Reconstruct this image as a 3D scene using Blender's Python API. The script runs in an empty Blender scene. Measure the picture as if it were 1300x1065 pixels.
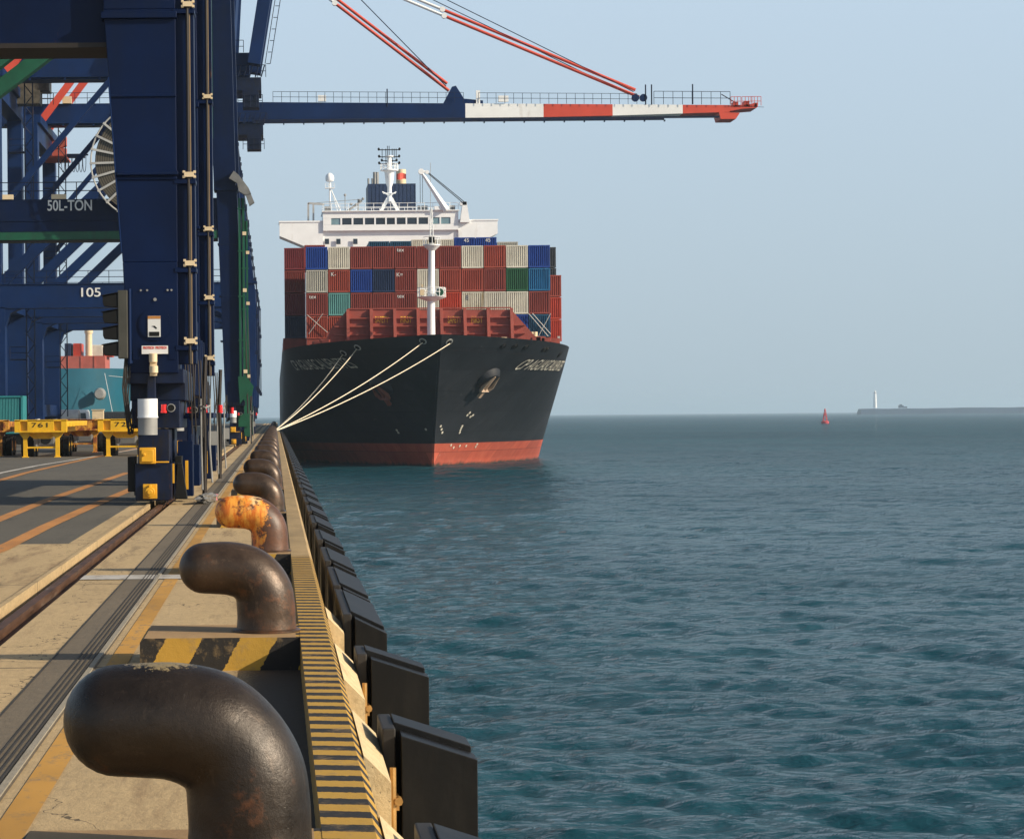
import bpy, math, random
from mathutils import Vector, Matrix, noise
random.seed(7)
R = math.radians
sc = bpy.context.scene
COL = sc.collection

# ------------------------------------------------------------------ camera
CAMZ = 1.8
ROLL = R(-0.5)
cd = bpy.data.cameras.new("camera")
cam = bpy.data.objects.new("camera", cd)
COL.objects.link(cam)
cd.sensor_fit = 'HORIZONTAL'
cd.sensor_width = 36
cd.lens = 3000/1300*36
cd.shift_x = (650-350)/1300
cd.shift_y = -(532.5-529)/1300
cd.clip_start = 0.3
cd.clip_end = 80000
cam.matrix_world = Matrix.Translation((0, 0, CAMZ)) @ Matrix.Rotation(R(90), 4, 'X') @ Matrix.Rotation(ROLL, 4, 'Z')
sc.camera = cam

# ------------------------------------------------------------------ sky, sun, exposure
SUN_EL, SUN_ROT = 26, 113          # sun to the right, a little behind the camera
w = bpy.data.worlds.new("World")
sc.world = w
w.use_nodes = True
nt = w.node_tree
bg = nt.nodes['Background']
sky = nt.nodes.new('ShaderNodeTexSky')
sky.sky_type = 'NISHITA'
sky.sun_disc = False
sky.sun_elevation = R(SUN_EL)
sky.sun_rotation = R(SUN_ROT)
sky.air_density = 1.0
sky.dust_density = 3.0
sky.ozone_density = 2.0
mix = nt.nodes.new('ShaderNodeMix')
mix.data_type = 'RGBA'
# hazy air low in the sky
tc = nt.nodes.new('ShaderNodeTexCoord'); sx = nt.nodes.new('ShaderNodeSeparateXYZ')
nt.links.new(tc.outputs['Generated'], sx.inputs[0])
mr = nt.nodes.new('ShaderNodeMapRange'); mr.clamp = True; mr.interpolation_type = 'SMOOTHSTEP'
mr.inputs['From Min'].default_value = .16; mr.inputs['From Max'].default_value = .55
mr.inputs['To Min'].default_value = .88; mr.inputs['To Max'].default_value = .04
nt.links.new(sx.outputs['Z'], mr.inputs['Value'])
hr = nt.nodes.new('ShaderNodeMapRange'); hr.clamp = True
hr.inputs['From Min'].default_value = -.01; hr.inputs['From Max'].default_value = .19
nt.links.new(sx.outputs['Z'], hr.inputs['Value'])
hm_ = nt.nodes.new('ShaderNodeMix'); hm_.data_type = 'RGBA'
hm_.inputs['A'].default_value = (4.9, 6.05, 6.8, 1); hm_.inputs['B'].default_value = (5.9, 7.4, 8.9, 1)
nt.links.new(hr.outputs[0], hm_.inputs['Factor']); nt.links.new(hm_.outputs['Result'], mix.inputs['B']); nt.links.new(mr.outputs[0], mix.inputs['Factor'])
nt.links.new(sky.outputs[0], mix.inputs['A'])
nt.links.new(mix.outputs['Result'], bg.inputs[0])
bg.inputs[1].default_value = 0.09
sd = bpy.data.lights.new("sun", 'SUN')
sd.energy = 5.0
sd.angle = R(0.6)
sd.color = (1.0, 0.87, 0.68)
sun = bpy.data.objects.new("sun", sd)
COL.objects.link(sun)
sv = Vector((math.sin(R(SUN_ROT))*math.cos(R(SUN_EL)), math.cos(R(SUN_ROT))*math.cos(R(SUN_EL)), math.sin(R(SUN_EL))))
sun.rotation_euler = sv.to_track_quat('Z', 'Y').to_euler()
sun.location = sv*200
sc.view_settings.view_transform = 'Standard'
sc.view_settings.look = 'None'
sc.view_settings.exposure = 0.15
sc.view_settings.gamma = 1.0
sc.cycles.volume_step_rate = 4
sc.cycles.max_bounces = 6
sc.cycles.volume_bounces = 1

# ------------------------------------------------------------------ measuring: a point of the photo at a real distance
def P(px, py, Y):
    dx, dy = (px-350)/3000, -(py-529)/3000
    c, s = math.cos(ROLL), math.sin(ROLL)
    return Vector(((dx*c-dy*s)*Y, Y, CAMZ+(dx*s+dy*c)*Y))
def G(px, py, z=0.0):
    d = P(px, py, 1.0)
    return P(px, py, (z-CAMZ)/(d.z-CAMZ))

# ------------------------------------------------------------------ materials
def nodes_of(m):
    m.use_nodes = True
    return m.node_tree, m.node_tree.nodes['Principled BSDF']
def N(t, typ, **k):
    n = t.nodes.new(typ)
    for a, b in k.items():
        if a.startswith('i_'):
            n.inputs[a[2:].replace('_', ' ')].default_value = b
        else:
            setattr(n, a, b)
    return n
def mixrgb(t, fac, a, b, blend='MIX'):
    n = t.nodes.new('ShaderNodeMix'); n.data_type = 'RGBA'; n.blend_type = blend
    for key, v in (('Factor', fac), ('A', a), ('B', b)):
        if hasattr(v, 'node'): t.links.new(v, n.inputs[key])
        elif v is not None: n.inputs[key].default_value = v if key == 'Factor' else (*v[:3], 1)
    return n.outputs['Result']
def ramp(t, fac, p0, p1):
    n = t.nodes.new('ShaderNodeMapRange'); n.clamp = True
    n.inputs['From Min'].default_value = p0; n.inputs['From Max'].default_value = p1
    t.links.new(fac, n.inputs['Value'])
    return n.outputs['Result']
def pos_noise(t, scale, stretch=(1, 1, 1), detail=5, rough=.6, obj=False):
    if obj: g = t.nodes.new('ShaderNodeTexCoord').outputs['Object']
    else: g = t.nodes.new('ShaderNodeNewGeometry').outputs['Position']
    mp = t.nodes.new('ShaderNodeVectorMath'); mp.operation = 'MULTIPLY'
    mp.inputs[1].default_value = stretch
    t.links.new(g, mp.inputs[0])
    n = N(t, 'ShaderNodeTexNoise', i_Scale=scale, i_Detail=detail, i_Roughness=rough)
    t.links.new(mp.outputs[0], n.inputs['Vector'])
    return n.outputs['Fac']
def dark(c, k): return tuple(x*k for x in c)
def M(name, col, rough=.55, metal=0, var=.25, vs=1.5, st=(1, 1, 1), dirt=None, dth=(.55, .7), ds=1.0, dst=(1, 1, .25), bump=0, bs=20, obj=False, spec=.5):
    m = bpy.data.materials.new(name)
    t, b = nodes_of(m)
    f = pos_noise(t, vs, st, obj=obj)
    c = mixrgb(t, ramp(t, f, .3, .7), dark(col, 1-var), dark(col, 1+var))
    if dirt:
        f2 = pos_noise(t, ds, dst, detail=8, rough=.7, obj=obj)
        c = mixrgb(t, ramp(t, f2, *dth), c, dirt)
    t.links.new(c, b.inputs['Base Color'])
    b.inputs['Roughness'].default_value = rough
    b.inputs['Metallic'].default_value = metal
    b.inputs['Specular IOR Level'].default_value = spec
    if bump:
        f3 = pos_noise(t, bs, (1, 1, 1), obj=obj)
        bn = N(t, 'ShaderNodeBump', i_Strength=bump, i_Distance=.02)
        t.links.new(f3, bn.inputs['Height'])
        t.links.new(bn.outputs[0], b.inputs['Normal'])
    return m

NAVY = M("navy paint", (.0008, .0075, .038), .45, var=.3, vs=.6, dirt=(.0035, .009, .03), dth=(.5, .75), ds=1.2, dst=(1, 1, .15), bump=.06, bs=3, spec=.18)
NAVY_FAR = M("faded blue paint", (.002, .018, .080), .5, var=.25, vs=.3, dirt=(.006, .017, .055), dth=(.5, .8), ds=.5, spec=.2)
NAVY_DK = M("dark blue machinery paint", (.0015, .007, .030), .45, var=.4, vs=3, dirt=(.014, .011, .008), ds=4, spec=.35)
BLACK = M("black rubber", (.007, .007, .0065), .6, var=.3, vs=4, spec=.25)
def rust_over(m, amt=.66):
    t, b = nodes_of(m); src = b.inputs['Base Color'].links[0].from_socket
    r = pos_noise(t, 1.7, (1, 1, .22), 9, .78); e = pos_noise(t, 9, (1, 1, .6), 6, .7)
    c = mixrgb(t, ramp(t, r, amt, amt+.06), src, (.075, .032, .015))
    c = mixrgb(t, ramp(t, e, .70, .78), c, (.05, .06, .08))
    t.links.new(c, b.inputs['Base Color'])
rust_over(NAVY); rust_over(NAVY_FAR, .68); rust_over(NAVY_DK, .60)
GREEN = M("green paint", (.002, .075, .034), .5, var=.25, vs=1, dirt=(.01, .05, .03), ds=1)
YEL = M("yellow machine paint", (.72, .37, .015), .5, var=.12, vs=3, dirt=(.16, .08, .02), dth=(.58, .72), ds=4, dst=(1, 1, 1))
YELR = M("rusty yellow paint", (.60, .28, .03), .6, var=.2, vs=3, dirt=(.24, .07, .02), dth=(.45, .55), ds=2.5, dst=(1, 1, 1))
YTR = M("trailer yellow paint", (.74, .42, .012), .5, var=.15, vs=2, dirt=(.22, .08, .02), dth=(.6, .72), ds=2.2, dst=(1, 1, 1))
WHITE = M("white ship paint", (.88, .90, .90), .45, var=.05, vs=.5, dirt=(.5, .42, .32), dth=(.62, .85), ds=.5, dst=(1, 1, .2))
WHITEB = M("white boom paint", (.88, .88, .86), .5, var=.06, vs=.4, dirt=(.45, .4, .34), dth=(.6, .8), ds=.6)
REDB = M("red boom paint", (.62, .07, .035), .5, var=.12, vs=.4, dirt=(.3, .05, .03), dth=(.6, .8), ds=.6)
CREAM = M("cream paint", (.72, .57, .36), .5, var=.06)
GREYM = M("grey painted metal", (.28, .28, .27), .5, var=.2)
TAN = M("tan cable highlight", (.24, .165, .085), .6, var=.1)
LGREY = M("galvanised metal", (.5, .49, .46), .45, metal=.3, var=.15)
GOLD = M("rusted brass bolt", (.5, .28, .09), .45, metal=.5, var=.3, vs=8)
CABLE = M("brown cable sheath", (.018, .012, .008), .6, var=.3)
GLASS = M("dark window glass", (.02, .03, .045), .08, var=.3, vs=.4)
GLASSL = M("clear window glass", (.16, .26, .30), .08, var=.3, vs=.4)
REDL = M("red lamp plastic", (.7, .02, .02), .3)
TXTW = M("white lettering paint", (.72, .72, .70), .5, var=.05)
TXTD = M("worn lettering paint", (.62, .58, .48), .5, var=.25, vs=2)
TXTK = M("black lettering paint", (.01, .01, .01), .5)
TXTY = M("yellow lettering paint", (.95, .62, .05), .5, var=.1)
ROPE = M("pale mooring rope", (.80, .70, .52), .8, var=.15, vs=6, bump=.3, bs=30)
BWRED = M("red oxide deck paint", (.30, .062, .042), .6, var=.2, vs=.8, dirt=(.12, .03, .02), dth=(.52, .8), ds=.8)
TEALH = M("teal ship paint", (.003, .095, .15), .5, var=.15, vs=.2, dirt=(.02, .10, .13), ds=.2)
SPREAD = M("worn red paint", (.42, .09, .06), .6, var=.2)
RUSTY = M("rusty steel rail", (.11, .055, .03), .5, metal=.3, var=.5, vs=8, st=(1, .2, 1), dirt=(.26, .19, .14), dth=(.55, .7), ds=6, dst=(1, .1, 1))
STONE = M("pale gravel bits", (.5, .47, .42), .8, var=.3, vs=9)

def concrete(name, col, joints=True, bump=.5):
    m = bpy.data.materials.new(name)
    t, b = nodes_of(m)
    a = pos_noise(t, .5, (1, .35, 1), 6)
    c = mixrgb(t, ramp(t, a, .3, .7), dark(col, .74), dark(col, 1.12))
    a2 = pos_noise(t, 14, (1, .5, 1), 6, .75)
    c = mixrgb(t, ramp(t, a2, .35, .75), dark(col, .62), c) if False else mixrgb(t, .35, c, mixrgb(t, ramp(t, a2, .3, .7), dark(col, .45), dark(col, 1.3)))
    a3 = pos_noise(t, 2.2, (1, .12, 1), 6, .7)
    c = mixrgb(t, ramp(t, a3, .58, .72), c, dark(col, .45))
    a4 = pos_noise(t, 45, (1, 1, 1), 3, .6)
    c = mixrgb(t, ramp(t, a4, .66, .7), c, dark(col, .35))
    a5 = pos_noise(t, 1.4, (1.4, .16, 1), 7, .72)
    c = mixrgb(t, ramp(t, a5, .54, .74), c, dark((.22, .13, .06), .8) if col[0] > .3 else dark(col, .55))
    if name == 'quay concrete':
        ck = pos_noise(t, .55, (1, .6, 1), 6, .55)
        cs = N(t, 'ShaderNodeMath', operation='SUBTRACT'); t.links.new(ck, cs.inputs[0]); cs.inputs[1].default_value = .5
        ca = N(t, 'ShaderNodeMath', operation='ABSOLUTE'); t.links.new(cs.outputs[0], ca.inputs[0])
        cl = N(t, 'ShaderNodeMath', operation='LESS_THAN'); t.links.new(ca.outputs[0], cl.inputs[0]); cl.inputs[1].default_value = .0016
        c = mixrgb(t, cl.outputs[0], c, dark(col, .22))                # grime and the kerb's cast shadow, both painted dark along its foot
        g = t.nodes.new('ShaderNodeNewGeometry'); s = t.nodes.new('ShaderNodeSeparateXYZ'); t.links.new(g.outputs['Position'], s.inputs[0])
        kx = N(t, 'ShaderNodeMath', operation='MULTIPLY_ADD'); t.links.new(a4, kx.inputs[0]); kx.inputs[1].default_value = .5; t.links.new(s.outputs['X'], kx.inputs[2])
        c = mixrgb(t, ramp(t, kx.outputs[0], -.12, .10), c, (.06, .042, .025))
    if joints:
        g = t.nodes.new('ShaderNodeNewGeometry')
        s = t.nodes.new('ShaderNodeSeparateXYZ'); t.links.new(g.outputs['Position'], s.inputs[0])
        wob = pos_noise(t, 3, (1, 0, 1), 3)
        ad = N(t, 'ShaderNodeMath', operation='MULTIPLY_ADD'); t.links.new(wob, ad.inputs[0]); ad.inputs[1].default_value = .05; t.links.new(s.outputs['Y'], ad.inputs[2])
        md = N(t, 'ShaderNodeMath', operation='FLOORED_MODULO'); t.links.new(ad.outputs[0], md.inputs[0]); md.inputs[1].default_value = 8.55
        lt = N(t, 'ShaderNodeMath', operation='LESS_THAN'); t.links.new(md.outputs[0], lt.inputs[0]); lt.inputs[1].default_value = .05
        c = mixrgb(t, lt.outputs[0], c, dark(col, .25))
    t.links.new(c, b.inputs['Base Color'])
    b.inputs['Roughness'].default_value = .85
    bn = N(t, 'ShaderNodeBump', i_Strength=bump, i_Distance=.02)
    t.links.new(a2, bn.inputs['Height']); t.links.new(bn.outputs[0], b.inputs['Normal'])
    return m
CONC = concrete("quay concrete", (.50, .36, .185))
CONCK = concrete("kerb concrete", (.36, .26, .13), False)
CONCW = concrete("pale wall concrete", (.68, .52, .29), False)
ASPH = concrete("asphalt", (.105, .094, .072), False)
GROOVE = concrete("cable trench cover", (.165, .13, .085), False)
GROOVED = M("dark groove", (.035, .03, .024), .8)
GROOVEL = concrete("pale trench edge", (.33, .29, .22), False)
SOIL = concrete("rail groove dirt", (.14, .10, .065), False)
def paint_line(name, col):
    m = bpy.data.materials.new(name)
    t, b = nodes_of(m)
    a = pos_noise(t, 9, (1, .4, 1), 7, .75)
    c = mixrgb(t, ramp(t, a, .52, .66), col, dark((.30, .22, .13), .8))
    a2 = pos_noise(t, 1.2, (1, .3, 1), 3)
    c = mixrgb(t, ramp(t, a2, .35, .8), c, dark(col, .55))
    t.links.new(c, b.inputs['Base Color']); b.inputs['Roughness'].default_value = .8
    return m
ORANGE = paint_line("orange line paint", (.56, .29, .05))
ORANGE2 = paint_line("orange road paint", (.52, .22, .05))
WHITEL = paint_line("white line paint", (.55, .52, .47))

def striped():
    """kerb: worn yellow and black bars across the top, slanted bars on the faces that look along the quay"""
    m = bpy.data.materials.new("kerb with black and yellow bars")
    t, b = nodes_of(m)
    g = t.nodes.new('ShaderNodeNewGeometry')
    s = t.nodes.new('ShaderNodeSeparateXYZ'); t.links.new(g.outputs['Position'], s.inputs[0])
    n = t.nodes.new('ShaderNodeSeparateXYZ'); t.links.new(g.outputs['True Normal'], n.inputs[0])
    def math_(op, a, b_, c_=None):
        k = N(t, 'ShaderNodeMath', operation=op)
        for i, v in enumerate((a, b_, c_)):
            if v is None: continue
            if hasattr(v, 'node'): t.links.new(v, k.inputs[i])
            else: k.inputs[i].default_value = v
        return k.outputs[0]
    wob = pos_noise(t, 30, (1, 1, 1), 5, .7)
    wv = math_('MULTIPLY', wob, .06)
    # top bars
    u = math_('ADD', math_('ADD', math_('MULTIPLY', s.outputs['X'], .18), s.outputs['Y']), wv)
    bar1 = math_('LESS_THAN', math_('FLOORED_MODULO', u, .31), .15)
    v = math_('ADD', math_('ADD', math_('MULTIPLY', s.outputs['Z'], -.55), s.outputs['X']), wv)
    bar2 = math_('LESS_THAN', math_('FLOORED_MODULO', math_('ADD', v, .10), .53), .27)
    face = math_('LESS_THAN', n.outputs['Y'], -.7)
    bar = math_('ADD', math_('MULTIPLY', bar1, math_('SUBTRACT', 1, face)), math_('MULTIPLY', bar2, face))
    col = mixrgb(t, bar, (.47, .27, .036), (.016, .013, .010))
    wear = pos_noise(t, 6, (1, 1, 1), 8, .75)
    base = mixrgb(t, ramp(t, pos_noise(t, 2, (1, .3, 1), 6, .7), .3, .7), (.24, .165, .075), (.46, .32, .15))
    col = mixrgb(t, ramp(t, wear, .53, .72), col, mixrgb(t, .5, base, (.16, .10, .04)))
    # plinth tops and the far kerb are bare concrete
    far = ramp(t, math_('ADD', s.outputs['Y'], math_('MULTIPLY', wob, .8)), 26.6, 27.2)
    up = math_('GREATER_THAN', n.outputs['Z'], .9)
    inb = math_('LESS_THAN', s.outputs['X'], .13)
    bare = math_('MAXIMUM', math_('MULTIPLY', far, math_('SUBTRACT', 1, face)), math_('MULTIPLY', up, inb))
    base2 = mixrgb(t, .35, base, (.34, .17, .07))
    base = mixrgb(t, math_('MULTIPLY', up, inb), base, base2)
    col = mixrgb(t, bare, col, base)
    t.links.new(col, b.inputs['Base Color']); b.inputs['Roughness'].default_value = .75
    bn = N(t, 'ShaderNodeBump', i_Strength=.5, i_Distance=.015)
    t.links.new(wear, bn.inputs['Height']); t.links.new(bn.outputs[0], b.inputs['Normal'])
    return m
KERB = striped()

def bollard_mat(name, base, rust, rth, rough):
    m = bpy.data.materials.new(name)
    t, b = nodes_of(m)
    a = pos_noise(t, 3.2, (1, 1, 1), 6, .65)
    c = mixrgb(t, ramp(t, a, .3, .7), dark(base, .5), dark(base, 1.6))
    r = pos_noise(t, 5, (1, 1, 1), 9, .75)
    g = t.nodes.new('ShaderNodeTexCoord')
    s = t.nodes.new('ShaderNodeSeparateXYZ'); t.links.new(g.outputs['Object'], s.inputs[0])
    k = N(t, 'ShaderNodeMath', operation='MULTIPLY_ADD'); t.links.new(s.outputs['Z'], k.inputs[0]); k.inputs[1].default_value = -.28
    t.links.new(r, k.inputs[2])
    rr = ramp(t, k.outputs[0], rth, rth+.14)
    c = mixrgb(t, rr, c, rust)
    sp = pos_noise(t, 42, (1, 1, 1), 6, .75)
    c = mixrgb(t, ramp(t, sp, .66, .80), c, (.13, .075, .04))
    sc_ = pos_noise(t, 9, (1, 4, .5), 7, .75)
    c = mixrgb(t, ramp(t, sc_, .56, .75), c, dark(base, 2.6))
    if name.startswith('worn black'):         # paint rubbed down to pale primer on the crown of the horn
        ex = N(t, 'ShaderNodeMath', operation='ADD'); t.links.new(s.outputs['X'], ex.inputs[0]); ex.inputs[1].default_value = .30
        ab = N(t, 'ShaderNodeMath', operation='ABSOLUTE'); t.links.new(ex.outputs[0], ab.inputs[0])
        ed = N(t, 'ShaderNodeMath', operation='MULTIPLY_ADD'); t.links.new(sp, ed.inputs[0]); ed.inputs[1].default_value = .10; t.links.new(s.outputs['Z'], ed.inputs[2])
        e2 = N(t, 'ShaderNodeMath', operation='MULTIPLY_ADD'); t.links.new(ab.outputs[0], e2.inputs[0]); e2.inputs[1].default_value = -.12; t.links.new(ed.outputs[0], e2.inputs[2])
        c = mixrgb(t, ramp(t, e2.outputs[0], .722, .726), c, (.36, .27, .13))
    t.links.new(c, b.inputs['Base Color'])
    b.inputs['Metallic'].default_value = .35
    rg = t.nodes.new('ShaderNodeMapRange'); t.links.new(r, rg.inputs['Value'])
    rg.inputs['From Min'].default_value = .3; rg.inputs['From Max'].default_value = .7
    rg.inputs['To Min'].default_value = rough-.1; rg.inputs['To Max'].default_value = rough+.22
    t.links.new(rg.outputs[0], b.inputs['Roughness'])
    bn = N(t, 'ShaderNodeBump', i_Strength=.42, i_Distance=.015)
    t.links.new(r, bn.inputs['Height'])
    bn2 = N(t, 'ShaderNodeBump', i_Strength=.2, i_Distance=.004)
    t.links.new(sp, bn2.inputs['Height']); t.links.new(bn.outputs[0], bn2.inputs['Normal'])
    t.links.new(bn2.outputs[0], b.inputs['Normal'])
    return m
BOL = bollard_mat("worn brown bollard steel", (.060, .038, .024), (.14, .058, .025), .45, .33)
BOLK = bollard_mat("worn black bollard steel", (.028, .020, .014), (.13, .05, .02), .50, .31)
def orange_bollard():
    m = bpy.data.materials.new("chipped orange bollard paint")
    t, b = nodes_of(m)
    g = t.nodes.new('ShaderNodeTexCoord')
    s = t.nodes.new('ShaderNodeSeparateXYZ'); t.links.new(g.outputs['Object'], s.inputs[0])
    r = pos_noise(t, 5, (1, 1, 1), 9, .75)
    r2 = pos_noise(t, 7, (3.0, 1, .8), 8, .7)
    r3 = pos_noise(t, 3, (1, 1, 1), 4, .6)
    steel = mixrgb(t, ramp(t, r, .35, .65), (.05, .028, .018), (.14, .06, .03))
    paint = mixrgb(t, ramp(t, r2, .44, .58), (.66, .16, .012), (.82, .36, .05))
    paint = mixrgb(t, ramp(t, r3, .60, .68), paint, (.80, .55, .25))
    paint = mixrgb(t, ramp(t, r, .52, .60), paint, (.13, .035, .015))
    k = N(t, 'ShaderNodeMath', operation='MULTIPLY_ADD'); t.links.new(s.outputs['X'], k.inputs[0]); k.inputs[1].default_value = 1.0
    t.links.new(r, k.inputs[2])
    t.links.new(mixrgb(t, ramp(t, k.outputs[0], .36, .42), paint, steel), b.inputs['Base Color'])
    b.inputs['Roughness'].default_value = .45
    bn = N(t, 'ShaderNodeBump', i_Strength=.5, i_Distance=.012)
    t.links.new(r, bn.inputs['Height']); t.links.new(bn.outputs[0], b.inputs['Normal'])
    return m
BOLO = orange_bollard()

# ------------------------------------------------------------------ mesh helpers
class MB:
    def __init__(s): s.v, s.f, s.m, s.sm = [], [], [], []
    def add(s, vs, fs, mi=0, smooth=False):
        o = len(s.v); s.v += [tuple(v) for v in vs]
        for f in fs: s.f.append([i+o for i in f]); s.m.append(mi); s.sm.append(smooth)
        return s
    def box(s, x0, x1, y0, y1, z0, z1, mi=0):
        vs = [(x, y, z) for z in (z0, z1) for y in (y0, y1) for x in (x0, x1)]
        return s.add(vs, [(0, 2, 3, 1), (4, 5, 7, 6), (0, 1, 5, 4), (2, 6, 7, 3), (0, 4, 6, 2), (1, 3, 7, 5)], mi)
    def taper(s, a, b, mi=0):
        """frustum between two rectangles a=(x0,x1,y0,y1,z) and b"""
        vs = [(x, y, q[4]) for q in (a, b) for y in q[2:4] for x in q[0:2]]
        return s.add(vs, [(0, 2, 3, 1), (4, 5, 7, 6), (0, 1, 5, 4), (2, 6, 7, 3), (0, 4, 6, 2), (1, 3, 7, 5)], mi)
    def bar(s, p0, p1, w, h, mi=0, up=(0, 0, 1)):
        p0, p1 = Vector(p0), Vector(p1); d = (p1-p0).normalized()
        a = d.cross(Vector(up))
        if a.length < 1e-3: a = d.cross(Vector((0, 1, 0)))
        a.normalize(); b = a.cross(d).normalized()
        vs = [p+a*(i*w/2)+b*(j*h/2) for p in (p0, p1) for i, j in ((-1, -1), (1, -1), (1, 1), (-1, 1))]
        return s.add(vs, [(3, 2, 1, 0), (4, 5, 6, 7), (0, 1, 5, 4), (1, 2, 6, 5), (2, 3, 7, 6), (3, 0, 4, 7)], mi)
    def sweep(s, pts, rads, n=10, mi=0, caps=True, up=(0, 1, 0)):
        pts = [Vector(p) for p in pts]; rings = []
        for i, p in enumerate(pts):
            d = (pts[min(i+1, len(pts)-1)]-pts[max(i-1, 0)]).normalized()
            a = Vector(up).cross(d)
            if a.length < 1e-3: a = Vector((1, 0, .01)).cross(d)
            a.normalize(); b = d.cross(a).normalized()
            r = rads[i] if hasattr(rads, '__len__') else rads
            rings.append([p+(a*math.cos(2*math.pi*k/n)+b*math.sin(2*math.pi*k/n))*r for k in range(n)])
        vs = [v for r_ in rings for v in r_]; fs = []
        for i in range(len(rings)-1):
            for k in range(n):
                fs.append((i*n+k, i*n+(k+1) % n, (i+1)*n+(k+1) % n, (i+1)*n+k))
        if caps: fs += [tuple(range(n))[::-1], tuple((len(rings)-1)*n+k for k in range(n))]
        return s.add(vs, fs, mi, True)
    def tube(s, p0, p1, r, n=8, mi=0): return s.sweep([p0, p1], r, n, mi)
    def cyl(s, c, r, h, axis='z', n=16, mi=0, r2=None):
        d = {'x': Vector((1, 0, 0)), 'y': Vector((0, 1, 0)), 'z': Vector((0, 0, 1))}[axis]
        return s.sweep([Vector(c), Vector(c)+d*h], [r, r if r2 is None else r2], n, mi, up=(0, 1, 0) if axis != 'y' else (0, 0, 1))
    def prism(s, poly, y0, y1, mi=0):
        """polygon in x,z pulled along y"""
        n = len(poly)
        vs = [(x, y0, z) for x, z in poly]+[(x, y1, z) for x, z in poly]
        fs = [tuple(range(n)), tuple(range(2*n-1, n-1, -1))]+[(i, i+n, (i+1) % n+n, (i+1) % n) for i in range(n)]
        return s.add(vs, fs, mi)
    def sheet(s, pts, z, mi=0):
        return s.add([(p[0], p[1], z) for p in pts], [tuple(range(len(pts)))], mi)
    def build(s, name, mats, parent=None, bevel=0):
        me = bpy.data.meshes.new(name)
        org = Vector(ORG.get(parent.name, (0, 0, 0))) if parent else Vector((0, 0, 0))
        me.from_pydata([tuple(Vector(v)-org) for v in s.v], [], s.f)
        for m in (mats if isinstance(mats, (list, tuple)) else [mats]): me.materials.append(m)
        me.polygons.foreach_set('material_index', s.m)
        me.polygons.foreach_set('use_smooth', s.sm)
        me.update()
        o = bpy.data.objects.new(name, me); COL.objects.link(o)
        if parent: o.parent = parent; ORG[o.name] = tuple(org)
        if any(s.sm):
            try: me.set_sharp_from_angle(angle=R(40))
            except Exception: pass
        if bevel:
            bm = o.modifiers.new('bevel', 'BEVEL'); bm.width = bevel; bm.segments = 2; bm.limit_method = 'ANGLE'
        return o
ORG = {}
def thing(name, label, cat, loc=(0, 0, 0), group=None):
    o = bpy.data.objects.new(name, None); COL.objects.link(o)
    o.location = loc; ORG[o.name] = tuple(loc); o.empty_display_size = .3
    o['label'] = label; o['category'] = cat
    if group: o['group'] = group
    return o
def tag(o, label, cat, group=None):
    o['label'] = label; o['category'] = cat
    if group: o['group'] = group
    return o
def struct(o): o['kind'] = 'structure'; return o
def copy_tree(o, parent=None):
    c = o.copy(); COL.objects.link(c); c.parent = parent
    for ch in [x for x in KIDS.get(o.name, [])]: copy_tree(ch, c)
    return c
KIDS = {}
def index_kids(o):
    KIDS[o.name] = list(o.children)
    for c in o.children: index_kids(c)
def text_mesh(txt, size, depth=.0, shear=0.0, space=1.0, bold=0.0):
    cu = bpy.data.curves.new('lettering', 'FONT'); cu.body = txt; cu.size = size; cu.extrude = depth
    cu.shear = shear; cu.space_character = space; cu.offset = bold; cu.align_x = 'CENTER'; cu.align_y = 'CENTER'
    o = bpy.data.objects.new('tmp', cu); COL.objects.link(o)
    dg = bpy.context.evaluated_depsgraph_get(); dg.update()
    me = bpy.data.meshes.new_from_object(o.evaluated_get(dg))
    vs = [v.co.copy() for v in me.vertices]; fs = [tuple(p.vertices) for p in me.polygons]
    bpy.data.objects.remove(o); bpy.data.curves.remove(cu); bpy.data.meshes.remove(me)
    return vs, fs
def text(txt, c, size, mat_, parent, wide=None, name='lettering', depth=.006, bold=0.0, space=1.0):
    """letters that face -Y (towards the camera) at c"""
    vs, fs = text_mesh(txt, size, depth, bold=bold, space=space)
    k = 1
    if wide:
        x0 = min(v.x for v in vs); x1 = max(v.x for v in vs); k = wide/(x1-x0)
    mb = MB(); mb.add([(c[0]+v.x*k, c[1]-v.z, c[2]+v.y) for v in vs], fs)
    return mb.build(name, mat_, parent)

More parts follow.
